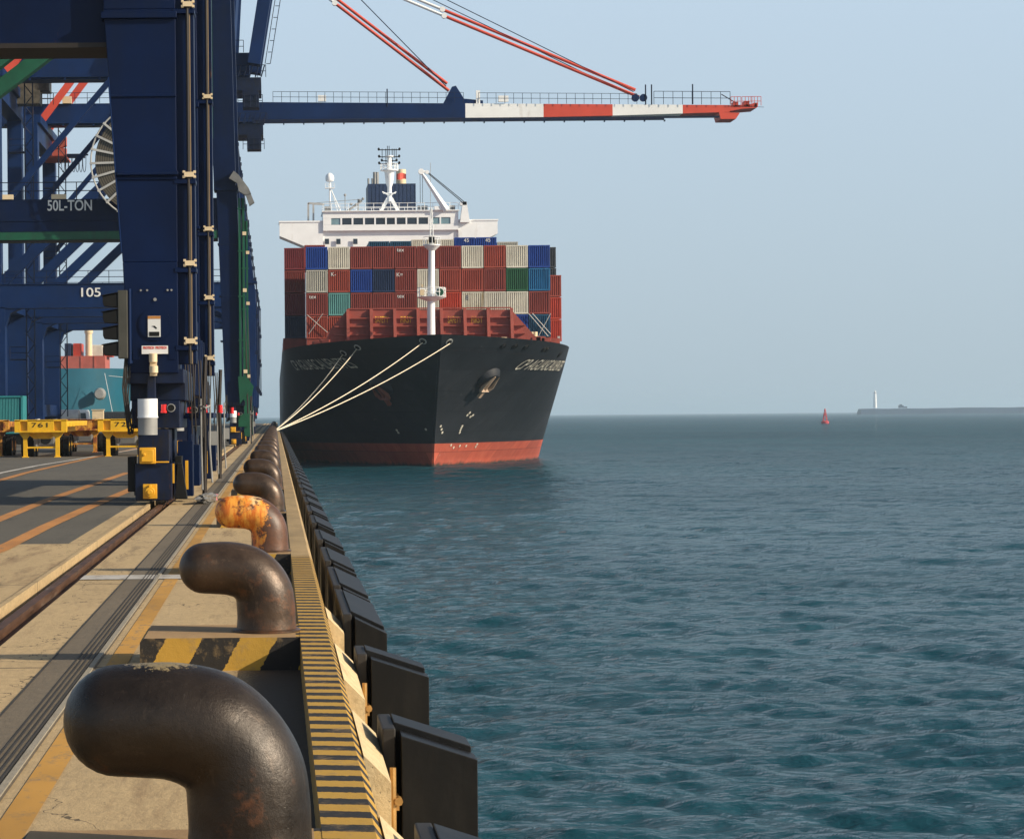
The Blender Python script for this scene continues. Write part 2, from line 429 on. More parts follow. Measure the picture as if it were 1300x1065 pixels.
# ------------------------------------------------------------------ setting: sea
WZ = -3.76
def sea():
    import numpy as np
    rng = np.random.RandomState(3)
    ys = [2.0]
    while ys[-1] < 24000:
        y = ys[-1]
        ys.append(y+max(.10, y*.0030 if y < 420 else (y*.006 if y < 900 else y*.05)))
    ys = np.array(ys)
    us = np.concatenate([np.linspace(-.16, .42, 380)])
    Yg, U = np.meshgrid(ys, us, indexing='ij')
    X = U*np.maximum(Yg, 25.0)
    amp = np.clip(1-(Yg-250)/500, 0, 1)
    Z = np.zeros_like(X)
    wind = R(200)
    for i in range(46):
        lam = .55*(1.075**i)*rng.uniform(.9, 1.1)   # half a metre .. 15 m
        if lam > 15: continue
        th = wind+rng.normal(0, .55)
        kx, ky = math.sin(th)*2*math.pi/lam, math.cos(th)*2*math.pi/lam
        a = .0082*lam**.42
        ph = rng.uniform(0, 6.28)
        cell = Yg*.0035*4
        fade = np.clip(1.6-cell/lam, 0, 1)
        wrp = .8*np.sin(X*kx*.13+Yg*ky*.11+ph*2)
        s_ = np.sin(kx*X+ky*Yg+ph+wrp)
        Z += a*fade*(s_-.9*np.abs(s_) if lam < 6 else s_+.25*s_*s_)
    Z *= amp
    Z += WZ-Z.mean()
    nr, nc = X.shape
    vs = np.stack([X, Yg, Z], -1).reshape(-1, 3)
    # skirts left and right and behind so that the sea has no near end
    idx = np.arange(nr*nc).reshape(nr, nc)
    q = np.stack([idx[:-1, :-1], idx[:-1, 1:], idx[1:, 1:], idx[1:, :-1]], -1).reshape(-1, 4)
    me = bpy.data.meshes.new("sea")
    me.vertices.add(len(vs)); me.vertices.foreach_set('co', vs.ravel())
    me.loops.add(q.size); me.loops.foreach_set('vertex_index', q.ravel())
    me.polygons.add(len(q)); me.polygons.foreach_set('loop_start', np.arange(0, q.size, 4))
    me.polygons.foreach_set('loop_total', np.full(len(q), 4)); me.polygons.foreach_set('use_smooth', np.ones(len(q), bool))
    me.update(); me.validate()
    m = bpy.data.materials.new("sea water")
    t, b = nodes_of(m)
    b.inputs['IOR'].default_value = 1.33
    big = pos_noise(t, .012, (1, 1, 1), 4)
    c = mixrgb(t, ramp(t, big, .35, .65), (.008, .050, .071), (.012, .074, .096))
    t.links.new(c, b.inputs['Base Color'])
    b.inputs['Roughness'].default_value = .9
    b.inputs['Specular IOR Level'].default_value = 0
    n1 = pos_noise(t, 2.3, (1, 1.4, 1), 8, .66)
    n2 = pos_noise(t, .35, (1, 1.6, 1), 5, .6)
    b1 = N(t, 'ShaderNodeBump', i_Strength=1.0, i_Distance=.07)
    b2 = N(t, 'ShaderNodeBump', i_Strength=1.0, i_Distance=.30)
    # where the mesh waves die out with distance the bump takes over
    gp = t.nodes.new('ShaderNodeNewGeometry'); sp = t.nodes.new('ShaderNodeSeparateXYZ'); t.links.new(gp.outputs['Position'], sp.inputs[0])
    mr = t.nodes.new('ShaderNodeMapRange'); mr.inputs['From Min'].default_value = 100; mr.inputs['From Max'].default_value = 550
    mr.inputs['To Min'].default_value = .28; mr.inputs['To Max'].default_value = 1.5
    t.links.new(sp.outputs['Y'], mr.inputs['Value']); 
    patch = t.nodes.new('ShaderNodeMapRange'); patch.inputs['From Min'].default_value = .35; patch.inputs['From Max'].default_value = .65
    patch.inputs['To Min'].default_value = .025; patch.inputs['To Max'].default_value = .085
    t.links.new(pos_noise(t, .035, (.6, 1, 1), 4), patch.inputs['Value']); t.links.new(patch.outputs[0], b1.inputs['Distance'])
    t.links.new(mr.outputs[0], b2.inputs['Distance'])
    t.links.new(n1, b1.inputs['Height']); t.links.new(n2, b2.inputs['Height'])
    t.links.new(b2.outputs[0], b1.inputs['Normal']); t.links.new(b1.outputs[0], b.inputs['Normal'])
    # a choppy sea seen low never turns into a full mirror: its reflectance levels off
    gl = N(t, 'ShaderNodeBsdfGlossy', i_Roughness=.06); fr = N(t, 'ShaderNodeFresnel', i_IOR=1.36)
    t.links.new(b1.outputs[0], gl.inputs['Normal']); t.links.new(b1.outputs[0], fr.inputs['Normal'])
    mn = N(t, 'ShaderNodeMath', operation='MINIMUM'); t.links.new(fr.outputs[0], mn.inputs[0]); mn.inputs[1].default_value = .46
    ms = t.nodes.new('ShaderNodeMixShader'); t.links.new(mn.outputs[0], ms.inputs[0]); t.links.new(b.outputs[0], ms.inputs[1]); t.links.new(gl.outputs[0], ms.inputs[2])
    t.links.new(ms.outputs[0], t.nodes['Material Output'].inputs['Surface'])
    me.materials.append(m)
    o = bpy.data.objects.new("sea", me); COL.objects.link(o); struct(o)
    far = MB()
    zz = WZ-.6
    far.sheet([(-24000, -200), (24000, -200), (24000, 24000), (-24000, 24000)], zz)
    of = far.build("deep_water", m); struct(of)
sea()

# ------------------------------------------------------------------ setting: quay
KZ = .235                                     # kerb height
BY = [8.45, 17.3, 27.5, 39.0, 51.6, 65.0, 78.0, 90.5, 104.0, 118.0]
while BY[-1] < 470: BY.append(BY[-1]+13.2)
BX = -.08
def bx(i): return -.105 if i == 0 else BX
def strip(name, x0, x1, y0, y1, z, m):
    mb = MB(); mb.sheet([(x0, y0), (x1, y0), (x1, y1), (x0, y1)], z)
    return struct(mb.build(name, m))
YN, YF = -20, 640
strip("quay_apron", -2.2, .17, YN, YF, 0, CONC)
strip("quay_apron_landward", -3.0, -2.62, YN, YF, 0, CONC)
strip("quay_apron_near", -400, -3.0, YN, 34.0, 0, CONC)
strip("asphalt_yard", -18, -3.0, 34.0, YF, 0, ASPH)
strip("asphalt_yard_inner", -400, -18, 34.0, 392, 0, ASPH)
mb = MB()
mb.box(-2.60, -2.20, YN, YF, -.30, -.13)
struct(mb.build("rail_groove", SOIL))
mb = MB()                                     # the crane rail: foot, web, head
mb.box(-2.47, -2.31, YN, YF, -.129, -.10); mb.box(-2.41, -2.37, YN, YF, -.10, -.03); mb.box(-2.435, -2.345, YN, YF, -.03, .012)
struct(mb.build("crane_rail", RUSTY))
mb = MB()
mb.box(-2.66, -2.60, YN, YF, -.2, .03); mb.box(-2.205, -2.20, YN, YF, -.3, -.002)
struct(mb.build("rail_kerb", CONC))
mb = MB()
for i in range(900):                          # stones lying in the groove
    y = 12+random.random()**2*150; x = random.choice([random.uniform(-2.59, -2.48), random.uniform(-2.3, -2.21)])
    r = random.uniform(.008, .022)
    mb.add([(x-r, y-r, -.13), (x+r, y-r*.6, -.13), (x+r*.7, y+r, -.13), (x-r*.5, y+r, -.13), (x, y, -.13+r*1.6)], [(0, 1, 4), (1, 2, 4), (2, 3, 4), (3, 0, 4)])
o = mb.build("gravel", STONE); o['kind'] = 'stuff'
strip("cable_trench", -1.68, -1.31, YN, YF, .004, GROOVE)
mb = MB()
for x in (-1.50, -1.463, -1.426, -1.389): mb.box(x, x+.012, YN, YF, .005, .010)
mb.box(-1.69, -1.677, YN, YF, .003, .009)
struct(mb.build("trench_groove", GROOVED))
mb = MB(); mb.box(-1.362, -1.325, YN, YF, .002, .014)
struct(mb.build("trench_edge", GROOVEL))
strip("orange_safety_line", -1.25, -1.10, YN, YF, .005, ORANGE)
mb = MB(); mb.sheet([(-2.2, 26.3), (.1, 26.3), (.1, 27.0), (-2.2, 27.0)], .009)
struct(mb.build("white_cross_line", WHITEL))
mb = MB()
def ground_line(mb, pts, wd, z):
    ps = [G(*p) for p in pts]
    for a, b in zip(ps, ps[1:]):
        d = (b-a).normalized(); n = Vector((-d.y, d.x, 0))*wd/2; e = d*.05
        mb.sheet([a-n-e, a+n-e, b+n+e, b-n+e], z); z += .0004
ground_line(mb, [(-120, 706), (0, 659), (60, 635), (162, 600)], .26, .006)
ground_line(mb, [(-60, 722), (0, 698), (60, 668), (118, 642), (240, 590)], .26, .009)
ground_line(mb, [(-60, 627), (35, 600), (114, 582), (190, 566)], .26, .012)
struct(mb.build("orange_lane_marking", ORANGE2))
mb = MB()
ground_line(mb, [(-80, 624), (0, 601), (50, 591), (94, 584), (200, 566)], .22, .016)
struct(mb.build("white_lane_marking", WHITEL))

mb = MB()                                     # kerb with a plinth under every bollard, all one casting
sec = [(.16, -.0), (.16, KZ), (.362, KZ), (.40, KZ-.05), (.40, -.002)]
y = YN; edges = []
mb.prism(sec, YN, YF)
for by in BY:
    mb.prism([(-.98, 0), (-.98, KZ-.03), (-.95, KZ-.002), (.159, KZ-.002), (.159, 0)], by-.5, by+.55)
o = struct(mb.build("kerb", KERB, bevel=0))
mb = MB()                                     # quay wall with the pale piers that carry the fenders
mb.box(-30, .40, YN, YF, -9, -.31); mb.box(.17, .40, YN, YF, -.31, -.003)
FY = [8.6, 12.0, 15.8, 19.0, 22.3, 26.1, 30.6, 35.5]
while FY[-1] < 262: FY.append(FY[-1]+4.4)
for fy in FY:
    if fy > 20: break
    a = fy-(.85 if fy < 14 else 1.4 if fy < 17 else .2)
    mb.prism([(.401, .20), (.53, .07), (.53, -5), (.401, -5)], a, fy+.9)
struct(mb.build("quay_wall", CONCW))

# ------------------------------------------------------------------ bollards
def smooth_path(pts, rads, sub=5):
    P_, R_ = [], []
    n = len(pts); pts = [Vector(p) for p in pts]
    for i in range(n-1):
        p0, p1, p2, p3 = pts[max(i-1, 0)], pts[i], pts[i+1], pts[min(i+2, n-1)]
        r0, r1, r2, r3 = rads[max(i-1, 0)], rads[i], rads[i+1], rads[min(i+2, n-1)]
        for k in range(sub):
            t = k/sub
            f = lambda a, b, c, d: .5*((2*b)+(c-a)*t+(2*a-5*b+4*c-d)*t*t+(3*b-a-3*c+d)*t**3)
            P_.append(f(p0, p1, p2, p3)); R_.append(f(r0, r1, r2, r3))
    P_.append(pts[-1]); R_.append(rads[-1])
    return P_, R_
def bollard_post(parent, m, by):
    mb = MB()
    path = [(0, 0, 0), (0, 0, .09), (-.003, 0, .17), (-.016, 0, .27), (-.062, 0, .358), (-.142, 0, .424), (-.25, 0, .456), (-.36, 0, .462), (-.455, 0, .462)]
    rad = [.222, .214, .214, .212, .207, .202, .196, .191, .186]
    if by < 10: path = [(x*1.03, y, z*1.05) for x, y, z in path]; rad = [r*1.03 for r in rad[:5]]+[r*1.07 for r in rad[5:]]
    p, r = smooth_path(path, rad, 6)
    e = Vector(p[-1]); re = r[-1]
    for k in range(1, 9):                     # rounded horn end
        a = k/8*math.pi/2
        p.append(e+Vector((-1, 0, -.0))*math.sin(a)*re*.98); r.append(max(re*math.cos(a), .004))
    b = Vector((-.105 if by < 10 else BX, by, KZ))
    mb.sweep([q+b for q in p], r, 48)
    return mb.build('post', m, parent)
ORD = ['nearest', 'second', 'third', 'fourth', 'fifth', 'sixth', 'seventh', 'eighth', 'ninth', 'tenth']
LOOK = ['huge worn black horned bollard filling the lower left corner, nearest of the row',
        'brown black horned bollard standing on the striped plinth, second from the camera',
        'horned bollard with its head in chipped orange paint, third from the camera']
proto = None
for i, by in enumerate(BY):
    if i < 3:
        t = thing('mooring_bollard', LOOK[i], 'bollard', (bx(i), by, KZ), 'horned bollards along the quay edge')
        m = (BOLK, BOL, BOLO)[i]
        bollard_post(t, m, by)
        fl = MB(); fl.sweep([(bx(i), by, KZ), (bx(i), by, KZ+.012), (bx(i), by, KZ+.022)], [.25, .25, .226], 40)
        fl.build('base_flange', BOL, t)
        if i == 1: index_kids(t); proto = t
    else:
        t = copy_tree(proto); t.location = (BX, by, KZ)
        t['label'] = ('%s black horned bollard along the quay edge, counted from the camera' % ORD[i]) if i < 10 else 'tiny far black bollard beyond the tenth in the quay edge row'

# ------------------------------------------------------------------ fenders
def fender(fy, label, xo):
    t = thing('quay_fender', label, 'fender', (.53, fy, 0), 'black fenders along the quay wall')
    mb = MB()
    mb.prism([(.625, .175), (xo, .05), (xo, -2.9), (.625, -2.9)], fy, fy+.24)
    mb.prism([(.60, .215), (xo-.012, .085), (xo-.012, -2.9), (.60, -2.9)], fy+.245, fy+(.60 if fy < 17 else 2.6))
    mb.build('rubber_panel', RUB, t, bevel=.004)
    mb = MB(); mb.box(.531, .60, fy+.10, fy+(.70 if fy < 17 else 2.9), -2.8, .20)
    mb.build('mounting_frame', RUBF, t, bevel=.008)
    for z in ((-.15, -1.1, -2.0) if fy < 17 else ()):
        mb = MB(); mb.cyl((.578, fy-.035, z-.17), .016, .34, n=8); mb.box(.555, .61, fy-.02, fy+.10, z-.05, z+.02)
        mb.cyl((.605, fy-.06, z), .022, .08, 'y', 8)
        mb.build('bolt', GOLD, t)
    return t
RUB = M("weathered black rubber", (.0045, .0043, .004), .5, var=.4, vs=2, dirt=(.020, .018, .015), dth=(.5, .8), ds=2.5, dst=(1, 1, .2), bump=.2, bs=6, spec=.3)
RUBF = M("dark fender steel", (.022, .018, .014), .6, var=.4, vs=5, dirt=(.10, .05, .02), dth=(.6, .75), ds=5)
fproto = None
for i, fy in enumerate(FY):
    lab = ('%s black rubber fender panel on the quay wall, counted from the camera' % ORD[i]) if i < 8 else 'small distant black fender on the quay wall beyond the eighth'
    if i < 3: f = fender(fy, lab, 1.01)
    elif i == 3: f = fender(fy, lab, .88); index_kids(f); fproto = f
    else: f = copy_tree(fproto); f.location = (.53, fy, 0); f['label'] = lab

# ------------------------------------------------------------------ cranes
def rect_hole_rail(mb, p0, p1, h=1.05, step=2.0, r=.035, mid=True):
    p0, p1 = Vector(p0), Vector(p1); L = (p1-p0).length; n = max(1, int(L/step))
    for i in range(n+1):
        q = p0.lerp(p1, i/n); mb.tube(q, q+Vector((0, 0, h)), r, 5)
    for hh in ((h, h*.5) if mid else (h,)):
        mb.tube(p0+Vector((0, 0, hh)), p1+Vector((0, 0, hh)), r, 5)
def ladder(mb, x0, x1, y, z0, z1, r=.03, step=.35):
    mb.tube((x0, y, z0), (x0, y, z1), r, 5); mb.tube((x1, y, z0), (x1, y, z1), r, 5)
    z = z0+.2
    while z < z1: mb.tube((x0, y, z), (x1, y, z), r*.7, 4); z += step

def bogie(parent, x, y, front=False, m=NAVY_DK):
    """one two-wheel truck on the rail; x is the rail"""
    mb = MB()
    xl, xr = x-.50, x+.26
    mb.box(xl, xr, y, y+1.7, .10, .86); mb.box(xl+.05, xr-.06, y+.25, y+1.45, .86, 1.56)
    mb.box(xl-.03, xl+.04, y+.1, y+1.6, .2, .8)
    mb.build('bogie', m, parent, bevel=.015)
    for k in (.42, 1.28):
        mb = MB(); mb.cyl((x-.07, y+k, .30), .285, .14, 'x', 20); mb.cyl((x-.10, y+k, .30), .10, .20, 'x', 10)
        mb.build('wheel', GREYM, parent)
def lower_leg(parent, xr, y0, detail=True):
    """everything between the rail and the foot of one waterside leg, seen end on"""
    x = xr
    for k, dy in enumerate((0.0, 2.6)):
        bogie(parent, x, y0+dy)
    mb = MB()
    mb.box(x-.58, x+.42, y0+.3, y0+4.2, 1.58, 2.15)
    mb.box(x-.24, x-.06, y0-.02, y0+.4, 1.58, 2.70)
    mb.box(x-.62, x+.54, y0+.5, y0+4.6, 2.15, 2.72)
    mb.box(x-.64, x+.52, y0+.05, y0+4.6, 2.50, 2.80)
    mb.build('equaliser_beam', NAVY_DK, parent, bevel=.02)
    if not detail: return
    mb = MB(); mb.cyl((x-.22, y0-.22, 1.83), .205, .36, n=24); mb.cyl((x-.22, y0-.22, 1.80), .215, .03, n=24)
    mb.cyl((x-.22, y0-.22, 1.45), .20, .35, n=24, mi=1); mb.box(x-.3, x-.14, y0-.15, y0+.06, 1.5, 1.56, 1)
    mb.build('motor_housing', [WHITE, GREYM], parent)
    mb = MB(); mb.box(x-.40, x-.07, y0-.18, y0-.002, .86, 1.19); mb.box(x-.36, x-.11, y0-.21, y0-.18, .90, 1.15)
    mb.box(x-.07, x+.20, y0-.10, y0-.06, .875, .905); mb.cyl((x-.3, y0-.24, 1.05), .03, .04, 'y', 8)
    mb.build('brake_box', YEL, parent, bevel=.01)
    mb = MB(); mb.box(x-.34, x-.05, y0-.06, y0-.002, .14, .44); mb.cyl((x-.19, y0-.19, .28), .10, .13, 'y', 20); mb.cyl((x-.19, y0-.23, .28), .055, .05, 'y', 14)
    mb.cyl((x-.19, y0-.12, .40), .035, .05, 'y', 10)
    mb.build('buffer', YEL, parent, bevel=.008)
    mb = MB(); mb.box(x-.66, x-.51, y0+.1, y0+.8, .28, 1.0); mb.build('side_box', BLACK, parent, bevel=.01)
    mb = MB(); mb.box(x+.30, x+.44, y0+.49, y0+1.1, .15, 1.0); mb.prism([(x+.30, .12), (x+.56, .12), (x+.46, .85), (x+.36, .85)], y0+.2, y0+.5)
    mb.build('rail_clamp', BLACK, parent, bevel=.01)
    mb = MB(); mb.box(x+.265, x+.30, y0+.1, y0+.18, .45, .85); mb.build('yellow_guard', YEL, parent)
    mb = MB(); mb.box(x+.50, x+.56, y0+.8, y0+.9, .3, .9); mb.build('yellow_guard', YEL, parent)
    for dx, dy in ((.14, 0), (.88, 3.0), (1.2, 3.9)):
        mb = MB(); mb.cyl((x+dx-.03, y0+dy-.2, 1.94), .055, .13, 'z', 14); mb.cyl((x+dx-.03, y0+dy-.2, 1.90), .065, .04, 'z', 14)
        mb.build('warning_lamp', REDL, parent)
    mb = MB(); mb.cyl((x+.26, y0-.24, 2.0), .085, .12, 'y', 18); mb.cyl((x+.26, y0-.245, 2.0), .07, .02, 'y', 18, mi=1)
    mb.box(x+.22, x+.30, y0-.12, y0+.5, 1.96, 2.04)
    mb.build('siren', [GREYM, BLACK], parent)
    # hanging hoses, side walkway, pipes
    for k in range(9):
        a = random.uniform(0, 1); mb = MB()
        px = x-.62+random.uniform(-.06, .04); z1 = 2.9+random.uniform(-.2, .3); z0 = 1.9-random.random()*.5
        mb.sweep([(px, y0-.02, z1), (px-.10*a, y0-.08, (z1+z0)/2+.1), (px+.05*a, y0-.05, z0), (px+.08, y0+.1, z0+.2)], .016, 5); mb.build('hose', CABLE, parent)
    for k in range(7):
        px = x+.50+k*.055; mb = MB()
        mb.sweep([(px, y0+1.2, 3.0), (px+random.uniform(-.04, .04), y0+1.1, 2.3), (px+random.uniform(-.05, .05), y0+1.2, 1.6+random.uniform(-.3, .3))], .016, 5); mb.build('hose', CABLE, parent)
    mb = MB(); mb.box(x+.40, x+1.06, y0+2.2, y0+4.6, 1.78, 1.90); mb.box(x+.5, x+.60, y0+2.0, y0+2.2, .2, 1.78)
    mb.box(x+.30, x+.62, y0+1.9, y0+2.5, .12, 1.3); mb.box(x+.50, x+.72, y0+3.3, y0+4.3, .30, 1.2)
    mb.build('walkway', NAVY, parent, bevel=.01)
    mb = MB(); mb.sweep([(x+.90, y0+2.1, 3.1), (x+.86, y0+2.1, 2.2), (x+.88, y0+2.1, 1.3), (x+.86, y0+2.1, .12)], .05, 8)
    mb.sweep([(x+.80, y0+2.05, 2.2), (x+.80, y0+2.05, 1.2), (x+.82, y0+2.05, .25)], .02, 6, mi=1)
    mb.sweep([(x+1.0, y0+2.05, 2.2), (x+.98, y0+2.05, 1.2), (x+1.03, y0+2.05, .4)], .02, 6, mi=1)
    mb.sweep([(x+.78, y0+2.0, 2.05), (x+.90, y0+1.95, 2.0), (x+1.0, y0+2.0, 2.05)], .025, 6, mi=1)
    mb.box(x+.95, x+1.12, y0+2.3, y0+2.5, 1.2, 1.5, 1)
    mb.build('cable_pipe', [CABLE, GREYM], parent)

def leg_tray(parent, x0, x1, y, z0, z1, shelf):
    """the flanged tray with a cable and its pale clamps up the sea side of a leg"""
    mb = MB(); mb.box(x0, x1, y, y+.5, z0, z1); mb.box(x0-.02, x0+.02, y-.05, y, z0, z1)
    for z in shelf: mb.box(x0-.03, x1+.02, y-.12, y+.5, z-.12, z-.02)
    mb.build('cable_tray', NAVY, parent, bevel=.01)
    xc = x0*.32+x1*.68
    mb = MB(); mb.tube((xc, y-.10, z0), (xc, y-.10, z1), .034, 8); mb.tube((xc+.042, y-.075, z0), (xc+.042, y-.075, z1), .012, 6, 1)  # thin tan tube stands in for the highlight along the dark cable
    mb.build('cable', [CABLE, TAN], parent)
    for z in shelf:
        mb = MB(); mb.box(xc-.09, xc+.11, y-.16, y-.03, z+.02, z+.12)
        for a, b in ((-.12, 0), (.10, 0), (-.12, .10), (.10, .10)): mb.box(xc+a, xc+a+.05, y-.15, y-.05, z+b, z+b+.05)
        mb.build('cable_clamp', CREAM, parent)

# ---- nearest crane: its waterside legs, sill and portal beam fill the upper left of the photo
CR = -2.40
def near_crane():
    Y0, Y1 = 48.6, 62.6
    t = thing('gantry_crane', 'nearest dark navy quay crane with a black louvred lamp stack on its thick leg', 'crane', (CR, Y0, 0), 'blue gantry cranes along the quay')
    for i, y in enumerate((Y0, Y1)):
        lower_leg(t, CR, y, True)
        mb = MB()
        mb.taper((-3.03, -1.99, y, y+1.8, 2.72), (-3.12, -1.99, y, y+1.8, 5.0))
        mb.taper((-3.12, -1.99, y, y+1.8, 5.0), (-3.47, -1.99, y, y+1.8, 10.2))
        mb.taper((-3.47, -1.99, y, y+1.8, 10.2), (-3.9, -2.3, y, y+1.8, 31.0))
        for z in (8.42, 6.72, 12.5, 16, 20):    # plate joints
            w_ = -3.12-(z-5.0)/5.2*.35 if z < 10.2 else -3.47-(z-10.2)/20.8*.43
            mb.box(w_-.02, -1.985, y-.035, y+1.82, z-.03, z+.03)
        mb.box(-3.22, -1.96, y-.10, y+1.84, 6.78, 6.86)
        mb.box(-3.52, -1.96, y-.10, y+1.84, 10.0, 10.14)
        mb.build('leg', NAVY, t, bevel=.015)
        leg_tray(t, -2.02, -1.62, y+.1, 2.9, 31, (3.3, 4.9, 6.72, 10.22, 13.5, 17, 20.5, 24, 27.5))
        # edge pipe up the land side of the leg
        mb = MB(); mb.tube((-2.98, y-.08, 2.95), (-2.98, y-.08, 4.45), .035, 8); mb.tube((-3.14, y-.03, 5.2), (-3.38, y-.03, 8.8), .015, 6)
        mb.cyl((-2.98, y-.08, 2.92), .05, .06, n=8)
        mb.build('edge_pipe', NAVY_FAR, t)
    mb = MB(); mb.box(-3.0, -1.92, Y0+4.6, Y1, 2.3, 3.7); mb.box(-2.9, -2.02, Y0+1.8, Y1, 3.7, 4.3)
    for k in range(5): mb.box(-1.92, -1.80, Y0+5+k*1.6, Y0+5.15+k*1.6, 2.3, 3.7)
    mb.build('sill_beam', NAVY, t, bevel=.02)
    for y in (Y0, Y1):
        q = 0 if y == Y0 else 2.5
        mb = MB(); mb.box(-26, -3.2, y+.3, y+1.7, 9.62+q, 12.4+q); mb.box(-26, -3.2, y+.25, y+1.75, 9.46+q, 9.56+q, 1); mb.box(-26, -3.2, y+.28, y+1.72, 9.56+q, 9.62+q)
        mb.build('portal_beam', [NAVY, CABLE], t)
        mb = MB(); mb.taper((-25.0, -23.4, y, y+1.8, 3.0), (-24.8, -23.2, y, y+1.8, 31)); mb.box(-24.9, -23.5, y-.5, y+2.5, .1, 3.0)
        mb.build('leg', NAVY, t)
    for a in (-3.9, -25): mb = MB(); mb.box(a, a+1.6, Y0, Y1+1.8, 31, 32.6); mb.build('top_beam', NAVY, t)
    mb = MB(); mb.box(-38, 0, Y0+6, Y0+9.5, 32.61, 34.6)
    mb.build('girder', NAVY, t)
    # face of the leg: round cover, notices, lamp
    mb = MB(); mb.cyl((-2.46, Y0-.03, 3.72), .335, .028, 'y', 40); mb.cyl((-2.46, Y0-.035, 3.72), .30, .006, 'y', 40)
    mb.build('hatch_cover', NAVY, t)
    for x in (-2.75, -2.62, -2.46, -2.2, -2.12): mb = MB(); mb.cyl((x, Y0-.03, 4.42 if x != -2.46 else 4.23), .022 if x != -2.46 else .035, .03, 'y', 8); mb.build('bolt', GREYM, t)
    for x in (-2.86, -2.12): mb = MB(); mb.box(x-.06, x+.07, Y0-.02, Y0-.001, 3.0, 3.2); mb.build('bracket_plate', NAVY, t)
    mb = MB(); mb.box(-2.61, -2.35, Y0-.055, Y0-.037, 3.46, 3.89); mb.box(-2.61, -2.35, Y0-.059, Y0-.055, 3.83, 3.888, 1); mb.box(-2.585, -2.375, Y0-.062, Y0-.055, 3.475, 3.565, 2)
    mb.prism([(-2.54, 3.68), (-2.50, 3.67), (-2.44, 3.62), (-2.42, 3.64), (-2.47, 3.69)], Y0-.060, Y0-.0551, 2)
    mb.build('notice_board', [TXTW, ORANGE2, BLACK], t)
    mb = MB(); mb.box(-2.74, -2.20, Y0-.06, Y0-.04, 3.11, 3.28)
    sg = mb.build('warning_sign', TXTW, t)
    text('PROTECH  PROTECH', (-2.47, Y0-.063, 3.235), .07, REDB, sg, wide=.48, depth=.002, bold=.003)
    mb = MB(); mb.cyl((-2.50, Y0-.20, 2.94), .085, .17, n=14); mb.cyl((-2.49, Y0-.22, 2.72), .09, .14, n=14); mb.box(-2.57, -2.43, Y0-.18, Y0-.03, 2.66, 3.12)
    mb.build('flood_lamp', CREAM, t)
    # louvred stack of hooded lamps on the land side
    mb = MB(); mb.box(-3.22, -3.02, Y0-.14, Y0+.16, 3.02, 4.42)
    mb.build('lamp_stack_case', M("grey olive case", (.06, .058, .045), .5), t, bevel=.015)
    for k in range(4):
        z = 4.36-k*.335
        mb = MB(); mb.prism([(-3.22, z), (-3.53, z-.06), (-3.53, z-.20), (-3.50, z-.265), (-3.22, z-.285)], Y0-.12, Y0+.14)
        mb.prism([(-3.22, z+.02), (-3.56, z-.04), (-3.56, z-.055), (-3.22, z+.005)], Y0-.16, Y0+.18)
        mb.build('lamp_hood', BLACK, t, bevel=.01)
    return t
near_crane()

